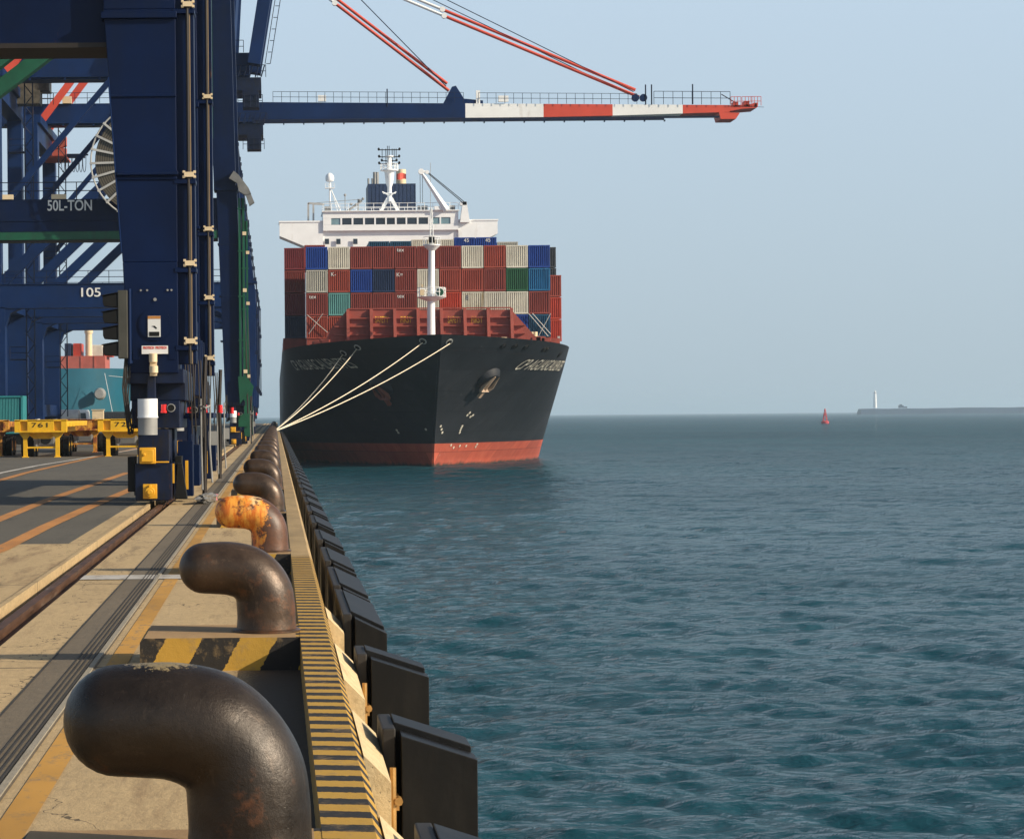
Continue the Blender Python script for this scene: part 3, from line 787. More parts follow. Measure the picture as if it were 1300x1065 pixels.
def far_crane(Y0, W, label, boom, num=None, m=NAVY_FAR, s_detail=False, portal=(11.1, 13.0), colr=None):
    t = thing('gantry_crane', label, 'crane', (CR, Y0, 0), 'blue gantry cranes along the quay')
    frames = (Y0, Y0+W)
    zp0, zp1 = portal
    for y in frames:
        lower_leg(t, CR, y, s_detail)
        mb = MB()                              # waterside leg leans landward above the portal
        mb.taper((-3.1, -1.75, y, y+1.6, 2.72), (-3.3, -1.55, y, y+1.6, zp0))
        mb.taper((-3.3, -1.55, y, y+1.6, zp0), (-5.3, -3.8, y, y+1.6, 30.4))
        mb.box(-3.4, -1.45, y-.15, y+1.7, zp1-.05, zp1+.1)
        mb.build('leg', m, t)
        mb = MB()
        for z in range(4, 30, 3):
            xx = -1.62 if z < zp0 else -1.5-(z-zp0)/19*2.3
            mb.box(xx-.05, xx+.22, y+.1, y+.5, z, z+.35); mb.tube((xx+.12, y+.2, z), (xx+(.12 if z < zp0 else -.25), y+.2, z+3), .04, 5)
        mb.build('cable_run', NAVY_DK, t)
        for k in (-.9, .9): pass
        mb = MB()
        mb.box(-24.3, -22.5, y, y+1.6, 1.6, zp0)
        mb.prism([(-22.5, zp0), (-22.5, zp0-1.6), (-22.1, zp0-.5), (-21.0, zp0)], y+.1, y+1.5)
        mb.box(-24.1, -22.8, y, y+1.6, zp1, 30.4)
        mb.build('leg', m, t)
        mb = MB(); mb.box(-23.9, -22.9, y-1.4, y+.9, .1, 1.0); mb.box(-23.9, -22.9, y+1.0, y+3.2, .1, 1.0); mb.box(-23.8, -23.0, y-.9, y+2.6, 1.0, 1.6)
        mb.cyl((-23.0, y-.2, .9), .25, .9, n=10, mi=1)
        mb.build('bogie', [NAVY_DK, LGREY], t)
        mb = MB(); mb.box(-22.9, -3.2, y+.1, y+1.5, zp0, zp1); mb.box(-24.3, -22.9, y-.02, y+1.62, zp0, zp1)
        mb.box(-23, -3.2, y, y+1.6, zp0-.08, zp0); mb.box(-23, -3.2, y, y+1.6, zp1, zp1+.06)
        mb.prism([(-3.2, zp0-.08), (-5.5, zp0-.08), (-3.9, zp0-.9), (-3.2, zp0-2.4)], y+.15, y+1.45)
        mb.build('portal_beam', m, t)
        mb = MB(); rect_hole_rail(mb, (-22.5, y+.15, zp1+.06), (-3.4, y+.15, zp1+.06), step=1.6, r=.03)
        mb.build('railing', NAVY_DK, t)
        mb = MB(); mb.bar((-22.9, y+.8, zp1+.1), (-5.4, y+.8, 29.6), .85, .85, up=(0, 1, 0))
        mb.build('brace', m, t)
        mb = MB(); mb.bar((-23.2, y+.9, 19), (-13.5, y+.9, 30.2), .45, .45, up=(0, 1, 0))
        mb.build('tie_rod', m, t)
    for a, b, c0, c1, d0, d1 in ((-5.3, -3.9, 1.6, W, 28.8, 30.4), (-24.1, -22.8, 1.6, W, 28.8, 30.4), (-3.3, -1.6, 1.6, W, zp0, zp0+1.4), (-24.2, -22.6, 1.6, W, zp0, zp0+1.4), (-24, -22.8, 1.6, W, 2.0, 3.2), (-3.0, -2.0, 4.6, W, 2.3, 3.6)):
        mb = MB(); mb.box(a, b, Y0+c0, Y0+c1, d0, d1); mb.build('cross_beam', m, t)
    gy = Y0+W/2-1.6
    mb = MB(); mb.box(-38, -2.0, gy, gy+3.2, 31.45, 33.2); mb.box(-38, -2, gy+.1, gy+.5, 31.05, 31.2); mb.box(-38, -2, gy-.25, gy+3.4, 31.2, 31.45)
    for x in range(-36, -2, 3): mb.box(x, x+.15, gy-.2, gy+.1, 30.95, 31.2)
    for x in (-4.6, -23.4): mb.box(x-.9, x+.9, Y0, Y0+W+1.6, 30.41, 31.19)
    mb.build('girder', m, t)
    mb = MB(); rect_hole_rail(mb, (-37, gy-.2, 33.2), (-2.5, gy-.2, 33.2), step=1.2, r=.03)
    mb.build('railing', NAVY_DK, t)
    for x in (-21, -14.5, -31):
        mb = MB(); mb.box(x, x+.9, gy-.3, gy+.4, 33.2, 33.9); mb.build('floodlight_box', CREAM, t)
    # A-frame mast, back stays
    for y in frames:
        mb = MB(); mb.bar((-4.6, y+.8, 30.4), (-3.4, y+.8+(W*.28 if y == Y0 else -W*.28), 50.0), .9, 1.0)
        mb.bar((-8.8, y+.8+(W*.3 if y == Y0 else -W*.3), 50.0), (-22.9, y+.8+(W*.3 if y == Y0 else -W*.3), 31.5), .4, .7, 1)
        mb.build('mast_frame', [m, REDB], t)
    mb = MB(); mb.box(-9.4, -2.6, gy-2.5, gy+5.7, 49.6, 50.9)
    mb.build('mast_head', m, t)
    # lattice stair tower beside the landside leg
    mb = MB()
    x0 = -21.6
    for x in (x0, x0+.7): mb.tube((x, Y0+W*.5, 2), (x, Y0+W*.5, 31), .06, 5)
    z = 2.0
    while z < 30: mb.tube((x0, Y0+W*.5, z), (x0+.7, Y0+W*.5, z+.9), .04, 4); mb.tube((x0+.7, Y0+W*.5, z+.9), (x0, Y0+W*.5, z+1.8), .04, 4); z += 1.8
    for z in (7, 18, 25):
        mb.box(x0-1.4, x0, Y0+W*.5-.5, Y0+W*.5+.5, z-.1, z)
        rect_hole_rail(mb, (x0-1.4, Y0+W*.5-.5, z), (x0, Y0+W*.5-.5, z), step=.7, r=.03)
    mb.build('stair_tower', NAVY_DK, t)
    # machinery house, trolley with operator's cab
    mb = MB(); mb.box(-34, -25, gy-2, gy+5.2, 33.3, 37.5); mb.build('machinery_house', m, t)
    hx = -2.0
    if boom == 'down':
        mb = MB()
        segs = [(-2, 19.2, 0), (19.2, 27.0, 1), (27.0, 33.9, 2), (33.9, 40.9, 1), (40.9, 45.6, 2)]
        zt = lambda x: 33.2-(x+2)/50*.75
        for a, b, mi in segs:
            z0b = 31.45+(max(0, b-30)/16)*.35; z0a = 31.45+(max(0, a-30)/16)*.35
            mb.add([(a, gy, z0a), (b, gy, z0b), (b, gy, zt(b)), (a, gy, zt(a)), (a, gy+3.2, z0a), (b, gy+3.2, z0b), (b, gy+3.2, zt(b)), (a, gy+3.2, zt(a))],
                   [(0, 1, 2, 3), (5, 4, 7, 6), (3, 2, 6, 7), (4, 5, 1, 0), (0, 3, 7, 4), (1, 5, 6, 2)], mi)
        mb.prism([(45.6, 31.9), (46.8, 32.1), (48.3, 32.2), (48.3, 32.6), (46.8, 32.5), (45.6, 32.45)], gy, gy+3.2, 2)
        mb.prism([(44.7, 31.1), (46.2, 31.1), (46.6, 31.7), (44.5, 31.79)], gy, gy+3, 2)
        mb.build('boom', [m, WHITEB, REDB], t)
        mb = MB(); mb.box(-2, 39, gy-.3, gy+.1, 31.05, 31.22); mb.box(-2, 44.5, gy-.25, gy+.0, 31.22, 31.40)
        for x in range(-1, 40, 2): mb.box(x, x+.12, gy-.25, gy+.1, 30.9, 31.05)
        mb.build('trolley_rail', NAVY_DK, t)
        mb = MB(); rect_hole_rail(mb, (0, gy-.2, 33.15), (19.0, gy-.2, 32.9), step=.85, r=.025); rect_hole_rail(mb, (20.5, gy-.2, 32.85), (36.3, gy-.2, 32.63), step=.85, r=.025)
        rect_hole_rail(mb, (38.0, gy-.2, 32.6), (45.6, gy-.2, 32.5), h=1.3, step=.85, r=.03)
        mb.tube((44.8, gy+.2, 33.6), (46.3, gy+.2, 32.7), .05, 5)
        for x in (11.4, 37.2, 37.8, 41.9): mb.tube((x, gy, 32.6), (x, gy, 34.6 if x > 20 else 34.4), .07, 5)
        mb.tube((45.6, gy, 32.4), (49.0, gy, 32.25), .02, 4)
        mb.build('railing', NAVY_DK, t)
        mb = MB()
        for x, s_ in ((46.2, .5), (47.3, .55), (48.2, .4)): rect_hole_rail(mb, (x-.5, gy-.1, 32.4), (x+.5, gy-.1, 32.4), h=.9, step=.3, r=.03); mb.box(x-s_/2, x+s_/2, gy, gy+1, 32.3, 32.3+s_)
        mb.build('boom_tip_gear', REDB, t)
        mb = MB(); mb.prism([(17.0, 32.9), (17.9, 34.6), (18.3, 34.7), (19.1, 33.4), (21.0, 33.2), (21.0, 32.8)], gy+.3, gy+2.6)
        mb.build('stay_bracket', m, t)
        for x in (36.2, 37.0): mb = MB(); mb.cyl((x, gy, 33.3), .38, .3, 'y', 14); mb.build('sheave', m, t)
        for q in ((20.3, 20.7, gy+.2, gy+.5, 32.8, 34.2), (4.5, 5.3, gy-.2, gy+.2, 33.2, 33.8), (22.5, 23.5, gy-.2, gy+.2, 33, 33.6)): mb = MB(); mb.box(*q); mb.build('junction_box', WHITEB, t)
        def stay(a, b, split, n, off):
            for k in range(n):
                o_ = Vector((0, k*2.4, 0)); up = Vector((0, 0, k*1.05))
                A, B = Vector(a)+o_+up, Vector(b)+o_+up; C_ = A.lerp(B, split)
                mb = MB(); mb.tube(A, C_, .16, 8, 0); mb.tube(C_, B, .15, 8, 1)
                mb.cyl(C_-Vector((0, .2, 0)), .28, .4, 'y', 10, 1)
                mb.build('boom_stay', [REDB, WHITEB], t)
        ap = (-3.0, gy+.3, 50.3)
        stay((17.6, gy+.3, 34.2), ap, .55, 2, .55)
        stay((36.6, gy+.3, 33.4), ap, .49, 2, .45)
        mb = MB(); mb.tube((17.3, gy, 34.6), (0, gy, 52.5), .05, 5); mb.tube((36.0, gy, 33.9), (0, gy, 52.0), .045, 5); mb.tube((35.8, gy+2, 33.9), (0, gy+2, 51.6), .045, 5)
        mb.build('boom_hoist_rope', NAVY_DK, t)
    else:
        d = Vector((math.cos(R(80.6)), 0, math.sin(R(80.6))))
        b0 = Vector((-1.6, gy+1.6, 32.0))
        mb = MB()
        for dy in (-2.6, 2.6):
            mb.bar(b0+Vector((0, dy, 0)), b0+Vector((0, dy, 0))+d*30, 1.1, 1.7, up=(0, 1, 0))
        for k in range(1, 10): mb.bar(b0+Vector((0, -2.6, 0))+d*3*k, b0+Vector((0, 2.6, 0))+d*3*k, .4, .4)
        mb.build('raised_boom', m, t)
        mb = MB()
        for k in range(24):
            q = b0+d*(k*1.0)+Vector((1.05, -3.2, 0)); mb.tube(q, q+Vector((.35, 0, 0)), .03, 4)
        mb.tube(b0+Vector((1.4, -3.2, 0)), b0+Vector((1.4, -3.2, 0))+d*24, .035, 5); mb.tube(b0+Vector((.95, -3.2, 0)), b0+Vector((.95, -3.2, 0))+d*24, .035, 5)
        mb.tube(b0+Vector((-.1, -3.3, 0)), b0+Vector((-.1, -3.3, 0))+d*24, .05, 5)
        mb.build('boom_ladder', NAVY_DK, t)
    mb = MB(); mb.box(-4.2, -1.0, gy-1.2, gy+4.2, 29.8, 30.9); mb.box(-2.6, -1.2, gy-1.6, gy+.6, 28.3, 29.8)
    rect_hole_rail(mb, (-4.2, gy-1.3, 30.9), (-.6, gy-1.3, 30.9), step=.6, r=.03); rect_hole_rail(mb, (-3, gy-1.7, 28.3), (-.9, gy-1.7, 28.3), step=.5, r=.03)
    for k in range(6): mb.tube((-3.5+k*.5, gy-1.4, 30.9), (-3.2+k*.5, gy-1.4, 31.9), .06, 5)
    mb.build('hinge_platform', NAVY_DK, t)
    return t
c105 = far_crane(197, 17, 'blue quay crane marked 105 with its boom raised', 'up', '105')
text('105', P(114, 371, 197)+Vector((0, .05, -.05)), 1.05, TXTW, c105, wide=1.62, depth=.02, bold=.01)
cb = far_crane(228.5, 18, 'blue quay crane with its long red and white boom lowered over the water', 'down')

# trolley, spreader and cable loops seen under the girders at the upper left
def trolley_gear(parent, c, k):
    gy = c.y
    mb = MB(); mb.box(c.x-1.9, c.x+1.9, gy-1.2, gy+1.2, c.z-.4, c.z+1.3); mb.box(c.x-1.2, c.x+1.1, gy-1.5, gy+.5, c.z-1.6, c.z-.4)
    rect_hole_rail(mb, (c.x-2.3, gy-1.4, c.z-1.7), (c.x+2.3, gy-1.4, c.z-1.7), step=.5, r=.035)
    mb.build('trolley', M("dirty cab paint", (.10, .09, .07), .6, var=.5, vs=2), parent)
tg = trolley_gear(c105, P(37, 112, 212), 1)
SPY = 244
sp = thing('spreader_headblock', 'faded red spreader headblock hanging above the 50L-TON beam', 'spreader', tuple(P(71, 188, SPY)))
c = P(71, 188, SPY)
mb = MB(); mb.prism([(c.x-1.1, c.z+1.1), (c.x-.5, c.z+.7), (c.x+.5, c.z+.7), (c.x+1.1, c.z+1.1), (c.x+1.1, c.z+.2), (c.x+.4, c.z-.1), (c.x-.4, c.z-.1), (c.x-1.1, c.z+.2)], SPY-.6, SPY+.6)
mb.box(c.x-1.1, c.x+1.1, SPY-.5, SPY+.5, c.z-1.1, c.z-.1); mb.box(c.x-1.3, c.x+1.3, SPY-2.5, SPY+2.5, c.z-1.3, c.z-1.1)
mb.build('headblock', SPREAD, sp)
mb = MB()
for dx in (-.8, .8): mb.tube((c.x+dx, SPY, c.z+1), (c.x+dx, SPY, 30.9), .04, 5)
for dx in (-.6, .6): mb.cyl((c.x+dx, SPY-.7, c.z+.9), .3, .3, 'y', 12)
mb.build('hoist_rope', NAVY_DK, sp)
mb = MB()
for k in range(7):
    x0 = P(78+k*4.5, 205, SPY).x; x1 = x0+.34; zt, zb = P(80, 197, SPY).z, P(80, 219, SPY).z
    pts = [(x0+(x1-x0)*(.5-.5*math.cos(a)), SPY, zt-(zt-zb)*math.sin(a)**.6) for a in [i/8*math.pi for i in range(9)]]
    mb.sweep(pts, .035, 5)
mb.tube((P(76, 197, SPY).x, SPY, P(80, 197, SPY).z), (P(112, 197, SPY).x, SPY, P(80, 197, SPY).z), .09, 5)
mb.box(P(82, 197, SPY).x, P(108, 197, SPY).x, SPY-.3, SPY+.3, P(80, 201, SPY).z, P(80, 196, SPY).z)
mb.build('festoon_cable', NAVY_DK, cb)

# ---- second crane: 50L-TON beam, green trim, big cable reel
def reel_crane():
    Y0, W = 146, 17
    t = thing('gantry_crane', 'navy and green quay crane lettered 50L-TON with a big round cable reel', 'crane', (CR, Y0, 0), 'blue gantry cranes along the quay')
    for y in (Y0, Y0+W):
        lower_leg(t, CR, y, y == Y0)
        mb = MB(); mb.taper((-3.1, -1.95, y, y+1.7, 2.72), (-3.55, -2.28, y, y+1.7, 15.8)); mb.box(-3.7, -2.2, y-.15, y+1.75, 15.8, 16.1)
        mb.taper((-3.7, -2.35, y, y+1.6, 16.1), (-4.1, -2.65, y, y+1.6, 31.5))
        for z in (6.5, 9.3, 12.5): mb.box(-3.3-(z-2.7)*.02, -2.0-(z-2.7)*.02, y-.03, y+1.7, z-.04, z+.04)
        mb.build('leg', NAVY, t)
        mb = MB(); mb.box(-24.4, -22.6, y, y+1.7, .2, 31.5); mb.build('leg', NAVY, t)
        mb = MB(); q = 0 if y == Y0 else .95; mb.box(-24, -3.5, y+.1, y+1.5, 13.45+q, 15.35); mb.box(-24, -3.5, y+.02, y+1.6, 13.35+q, 13.45+q); mb.box(-24, -3.5, y+.05, y+1.55, 14.0+q/2, 14.05+q/2)
        if y == Y0: mb.box(-24, -3.5, y+.05, y+1.55, 12.85, 13.349, 1); mb.box(-24, -3.5, y+.15, y+1.5, 12.75, 12.85, 2)
        mb.build('portal_beam', [NAVY, GREEN, CABLE], t)
        mb = MB(); rect_hole_rail(mb, (-22, y+.15, 15.35), (-8, y+.15, 15.35), step=1.4, r=.03); mb.build('railing', NAVY_DK, t)
        if y == Y0:
            for a, b in (((-26.5, y+.8, 15.2), (-5.0, y+.8, 31.2)), ((-24.5, y-.2, 18.0), (-7.5, y-.2, 31.2))):
                mb = MB(); mb.bar(a, b, .9, 1.0, up=(0, 1, 0)); mb.build('brace', GREEN, t)
        mb = MB()
        for x in (-2.2, -1.95): mb.box(x, x+.13, y-.25, y-.1, 3.2, 15.3)
        for z in (4.0, 6.5, 9.2, 12.0, 14.6): mb.box(-2.25, -1.78, y-.28, y-.05, z, z+.08)
        mb.prism([(-2.2, 2.6), (-1.6, 3.4), (-1.5, 3.9), (-1.8, 4.3), (-2.3, 4.3)], y-.3, y-.05)
        mb.box(-1.95, -1.6, y+.2, y+.35, .6, 3.6); mb.box(-2.3, -1.7, y+.1, y+.3, 1.2, 2.0)
        mb.build('ladder_post', GREEN, t)
        mb = MB(); mb.box(-4.0, -3.72, y-.2, y-.05, 19, 32)
        mb.build('ladder_post', GREEN, t)
        mb = MB(); mb.tube((-1.72, y-.15, 2), (-2.0, y-.15, 15.3), .05, 5)
        for z in (4.5, 9.5, 13): mb.box(-1.95, -1.72, y-.3, y-.2, z, z+.22, 1)
        mb.build('cable', [CABLE, CREAM], t)
    for y in (Y0,):
        mb = MB(); mb.prism([(-2.75, 16.5), (-2.45, 16.95), (-2.15, 16.7), (-1.55, 15.9), (-1.4, 15.55), (-1.75, 15.45), (-2.15, 15.7), (-2.25, 16.2)], y-.5, y+.1)
        mb.prism([(-1.72, 15.44), (-1.4, 15.5), (-1.2, 15.0), (-1.5, 14.8)], y-.5, y+.1)
        mb.build('cable_guide', M('dull grey guide paint', (.17, .17, .165), .6), t)
    for q in ((-3.0, -2.0, Y0+4.6, Y0+W, 2.3, 3.6), (-4.1, -2.6, Y0, Y0+W+1.6, 31.51, 33), (-24.4, -22.6, Y0, Y0+W+1.6, 31.51, 33), (-3.4, -2.3, Y0+1.7, Y0+W, 14.3, 15.2)):
        mb = MB(); mb.box(*q); mb.build('cross_beam', NAVY, t)
    mb = MB(); mb.box(-38, -1, Y0+7, Y0+10.5, 33.01, 35); mb.build('girder', NAVY, t)
    # cable reel
    rc = Vector((P(190.5, 205, Y0-1.5).x, Y0-1.5, P(190.5, 205, Y0-1.5).z)); rr = 3.62
    reel = MB(); reel.sweep([rc, rc+Vector((0, .6, 0))], [rr*.93, rr*.93], 56, up=(0, 0, 1))
    ro = reel.build('cable_reel', WOUND, t)
    mb = MB()
    for k in range(26):
        a = 2*math.pi*k/26+.03; d = Vector((math.cos(a), 0, math.sin(a)))
        mb.bar(rc+d*.5-Vector((0, .08, 0)), rc+d*rr*1.02-Vector((0, .08, 0)), .13, .10, up=(0, 1, 0))
    ring = [rc+Vector((math.cos(2*math.pi*k/64), 0, math.sin(2*math.pi*k/64)))*rr-Vector((0, .05, 0)) for k in range(65)]
    mb.sweep(ring, .05, 6)
    mb.build('reel_spoke', LGREY, ro)
    mb = MB(); mb.box(rc.x-1, rc.x+1, Y0-.9, Y0+.1, 13.6, rc.z+.8); mb.build('reel_bracket', NAVY, t)
    tc = P(88.5, 261.5, Y0)
    text('50L-TON', (tc.x, Y0+.1-.02, tc.z), .92, TXTW, t, wide=2.75, depth=.015, bold=.012)
    mb = MB(); a = P(34, 247, Y0+.1); b = P(65, 242, Y0+.1)
    for p_, w_ in ((P(3, 245, Y0), .65), (P(65, 245, Y0), .9)): mb.box(p_.x, p_.x+w_, Y0, Y0+.3, 15.36, 15.65)
    mb.build('lamp_box', CREAM, t)
    return t
pass
WOUND = bpy.data.materials.new("wound cable")
_t, _b = nodes_of(WOUND)
_g = _t.nodes.new('ShaderNodeTexCoord')
_wv = N(_t, 'ShaderNodeTexWave', wave_type='RINGS', rings_direction='SPHERICAL', i_Scale=2.2, i_Distortion=.6)
_mp = _t.nodes.new('ShaderNodeMapping'); _mp.inputs['Location'].default_value = (5.35, 1.5, -17.5)
_t.links.new(_g.outputs['Object'], _mp.inputs[0]); _t.links.new(_mp.outputs[0], _wv.inputs['Vector'])
_t.links.new(mixrgb(_t, _wv.outputs['Fac'], (.02, .018, .014), (.10, .085, .06)), _b.inputs['Base Color']); _b.inputs['Roughness'].default_value = .6
reel_crane()

# ------------------------------------------------------------------ the container ship
SX, SB = 17.0, 16.2
def deck_z(Y): return 8.95+1.15*max(0, min(1, (276-Y)/33))**1.3
def hull_at(Y, z):
    """half breadth of the hull at station Y and height z (None ahead of the stem)"""
    zd = deck_z(Y)
    t = max(0.0, (z-WZ)/(zd-WZ)); t = min(t, 1.1)
    ys = 256.5-14*t**1.25; L = 44-16*t; p = 1.62+1.0*t
    u = (Y-ys)/L
    if u < 0: return None
    u = min(u, 1)
    return SB*(1-(1-u)**p)
def hull_Y(px, z, side):
    """station where the hull side at height z is seen at photo column px"""
    best = None
    Y = 243.0
    while Y < 300:
        h = hull_at(Y, z)
        if h is not None:
            x = 350+(SX+side*h)/Y*3000
            if (side > 0 and x >= px) or (side < 0 and x <= px): return Y
        Y += .05
    return 290
def hull_pt(px, py, side):
    z = P(px, py, 254).z
    for _ in range(4):
        Y = hull_Y(px, z, side); z = P(px, py, Y).z
    return Vector((SX+side*hull_at(Y, z), Y, z))
def hull_n(p, side):
    e = .3
    hy = (hull_at(p.y+e, p.z)-(hull_at(p.y-e, p.z) or 0))/(2*e); hz = (hull_at(p.y, p.z+e)-hull_at(p.y, p.z-e))/(2*e)
    return Vector((side, -hy, -hz)).normalized()
HULLM = bpy.data.materials.new("hull paint, black over red boot topping")
_t, _b = nodes_of(HULLM)
_g = _t.nodes.new('ShaderNodeNewGeometry'); _s = _t.nodes.new('ShaderNodeSeparateXYZ'); _t.links.new(_g.outputs['Position'], _s.inputs[0])
_lt = N(_t, 'ShaderNodeMath', operation='LESS_THAN'); _t.links.new(_s.outputs['Z'], _lt.inputs[0]); _lt.inputs[1].default_value = WZ+2.5
_cb = N(_t, 'ShaderNodeCombineXYZ'); _t.links.new(_s.outputs['Y'], _cb.inputs[0]); _t.links.new(_s.outputs['Z'], _cb.inputs[1])
_bk = N(_t, 'ShaderNodeTexBrick', i_Scale=1.0); _bk.inputs['Brick Width'].default_value = 6.5; _bk.inputs['Row Height'].default_value = 2.2; _bk.inputs['Mortar Size'].default_value = .05; _bk.inputs['Mortar Smooth'].default_value = .5
_bk.inputs['Color1'].default_value = (1, 1, 1, 1); _bk.inputs['Color2'].default_value = (.68, .72, .76, 1); _bk.inputs['Mortar'].default_value = (.45, .45, .5, 1); _t.links.new(_cb.outputs[0], _bk.inputs['Vector'])
_blk = mixrgb(_t, ramp(_t, pos_noise(_t, .25, (1, 1, .5), 6, .7), .35, .7), (.010, .0115, .016), (.024, .026, .033))
_blk = mixrgb(_t, ramp(_t, pos_noise(_t, .6, (1, 1, .2), 7, .75), .55, .75), _blk, (.034, .038, .046))
_red = mixrgb(_t, ramp(_t, pos_noise(_t, .8, (1, 1, .35), 6, .7), .35, .7), (.46, .075, .04), (.60, .13, .07))
_red = mixrgb(_t, ramp(_t, pos_noise(_t, 1.6, (1, 1, .6), 7, .75), .62, .74), _red, (.62, .34, .24))
_wl = N(_t, 'ShaderNodeMath', operation='MULTIPLY_ADD'); _t.links.new(pos_noise(_t, 1.5, (1, 1, .3), 5), _wl.inputs[0]); _wl.inputs[1].default_value = .9; _t.links.new(_s.outputs['Z'], _wl.inputs[2])
_red = mixrgb(_t, ramp(_t, _wl.outputs[0], WZ+.9, WZ+.55), _red, (.05, .035, .025))
_rs = pos_noise(_t, 1.1, (1, 1, .10), 8, .75)
_blk = mixrgb(_t, ramp(_t, _rs, .63, .74), _blk, (.075, .045, .03))
_sc = pos_noise(_t, .8, (1, .15, 1.4), 8, .8)
_blk = mixrgb(_t, ramp(_t, _sc, .62, .70), _blk, (.06, .065, .07))
_hc = mixrgb(_t, 1.0, mixrgb(_t, _lt.outputs[0], _blk, _red), _bk.outputs['Color'], 'MULTIPLY')
_t.links.new(_hc, _b.inputs['Base Color']); _b.inputs['Roughness'].default_value = .55
_bn = N(_t, 'ShaderNodeBump', i_Strength=.12, i_Distance=.12); _t.links.new(pos_noise(_t, .5, (1, 1, 1), 3), _bn.inputs['Height']); _t.links.new(_bn.outputs[0], _b.inputs['Normal'])

def ship():
    t = thing('container_ship', 'large black hulled container ship with red boot topping moored bow towards the camera', 'ship', (SX, 300, WZ))
    mb = MB()
    NU, NT = 40, 26
    aft = [300, 340, 400, 460, 505, 520]
    for side in (-1, 1):
        rows = []
        for j in range(NT+1):
            tt = -.35+1.35*j/NT
            row = []
            for i in range(NU+1):
                u = (i/NU)**1.6
                zd0 = WZ+(10.3-WZ)*tt
                t_ = max(0, tt)
                ys = 256.5-14*t_**1.25; L = 44-16*t_; p = 1.62+1.0*t_
                Y = ys+u*L
                z = WZ+(deck_z(Y)-WZ)*tt
                hb = SB*(1-(1-u)**p)
                row.append((SX+side*max(hb, .12), Y, z))
            for Y in aft:
                z = WZ+(deck_z(Y)-WZ)*tt; k = 1 if Y < 470 else 1-(Y-470)/50*.35*(1-t_*.8)
                row.append((SX+side*SB*k, Y, z))
            rows.append(row)
        n = len(rows[0]); vs = [v for r_ in rows for v in r_]; fs = []
        for j in range(NT):
            for i in range(n-1):
                q = (j*n+i, j*n+i+1, (j+1)*n+i+1, (j+1)*n+i)
                fs.append(q if side > 0 else q[::-1])
        mb.add(vs, fs, 0, True)
        if side < 0: left = rows
        else: right = rows
    for j in range(NT):                        # stem bar closes the two sides
        mb.add([left[j][0], right[j][0], right[j+1][0], left[j+1][0]], [(0, 1, 2, 3)], 0)
    tl, tr = left[-3], right[-3]
    for i in range(len(tl)-1):                 # deck a little below the bulwark top
        mb.add([(tl[i][0], tl[i][1], tl[i][2]-.02), (tr[i][0], tr[i][1], tr[i][2]-.02), (tr[i+1][0], tr[i+1][1], tr[i+1][2]-.02), (tl[i+1][0], tl[i+1][1], tl[i+1][2]-.02)], [(0, 1, 2, 3)], 1)
    lb, rb = left[0][-1], right[0][-1]
    mb.add([lb, rb, right[-1][-1], left[-1][-1]], [(0, 1, 2, 3)], 0)
    mb.build('hull', [HULLM, BWRED], t)
    # names on both bows
    for side, x0, x1, y0, yc in ((1, 659, 713, 467, 0), (-1, 374, 449, 466, 0)):
        zz = P(x0, y0, 258).z+.3
        Ya, Yb = hull_Y(x0, zz, side), hull_Y(x1, zz, side)
        vs, fs = text_mesh('CP AGUASCALIENTES', 1.65, 0, bold=0)
        a0, a1 = min(v.x for v in vs), max(v.x for v in vs)
        import bmesh as _bm
        bm = _bm.new(); vv = [bm.verts.new(v) for v in vs]
        for f in fs:
            try: bm.faces.new([vv[i] for i in f])
            except ValueError: pass
        _bm.ops.triangulate(bm, faces=bm.faces[:]); _bm.ops.subdivide_edges(bm, edges=bm.edges[:], cuts=1)
        out = []
        for v in bm.verts:
            k = (v.co.x-a0)/(a1-a0); Y = Ya+(Yb-Ya)*k; z = zz+v.co.y*.95
            p = Vector((SX+side*hull_at(Y, z), Y, z)); out.append(p+hull_n(p, side)*.10)
        bm.verts.index_update()
        fs2 = [tuple(v.index for v in f.verts) for f in bm.faces]; bm.free()
        m2 = MB(); m2.add(out, fs2); m2.build('lettering', TXTD, t)
    # anchors with their bolsters
    for side, px, py, mm in ((1, 617, 484, LANCH), (-1, 487, 494, RANCH)):
        p = hull_pt(px, py, side); n = hull_n(p, side); u = Vector((0, 0, 1)); a = n.cross(u).normalized(); u = a.cross(n).normalized()
        m2 = MB(); m2.sweep([p-n*.6+u*.4, p+n*.12+u*.3, p+n*.34+u*.25], [1.9, 1.45, 1.2], 20, up=(0, 0, 1))
        m2.build('anchor_bolster', HULLM, t)
        q = p+n*.50
        m2 = MB(); m2.sweep([q+u*1.2, q-u*.9], [.14, .18], 8); m2.bar(q-u*.9-a*.65, q-u*.9+a*.65, .35, .35)
        for sg in (-1, 1):
            m2.sweep([q-u*.9+a*sg*.6, q-u*.3+a*sg*.8+n*.1, q+u*1.2+a*sg*.5+n*.25], [.20, .22, .03], 8)
        m2.bar(q-u*1.0, q-u*1.9, .45, .3)
        m2.build('anchor', mm, t)
    # fairleads (dark openings in the bulwark) and draught marks
    for px, py, side, mi in ((538, 433, -1, 1), (571, 434, 1, 1), (437, 448, -1, 1), (455, 441, -1, 1), (639, 440, 1, 0), (654, 440, 1, 0), (668, 441, 1, 0), (691, 444, 1, 0), (695, 444, 1, 0), (711, 450, 1, 0)):
        p = hull_pt(px, py, side); n = hull_n(p, side)
        m2 = MB(); m2.sweep([p-n*.15, p+n*.06], [.42, .42], 14, up=(0, 0, 1)); m2.sweep([p+n*.0, p+n*.10], [.30, .27], 14, mi=1, up=(0, 0, 1))
        m2.build('fairlead', [LGREY if mi else BLACK, BLACK], t)
    m2 = MB()
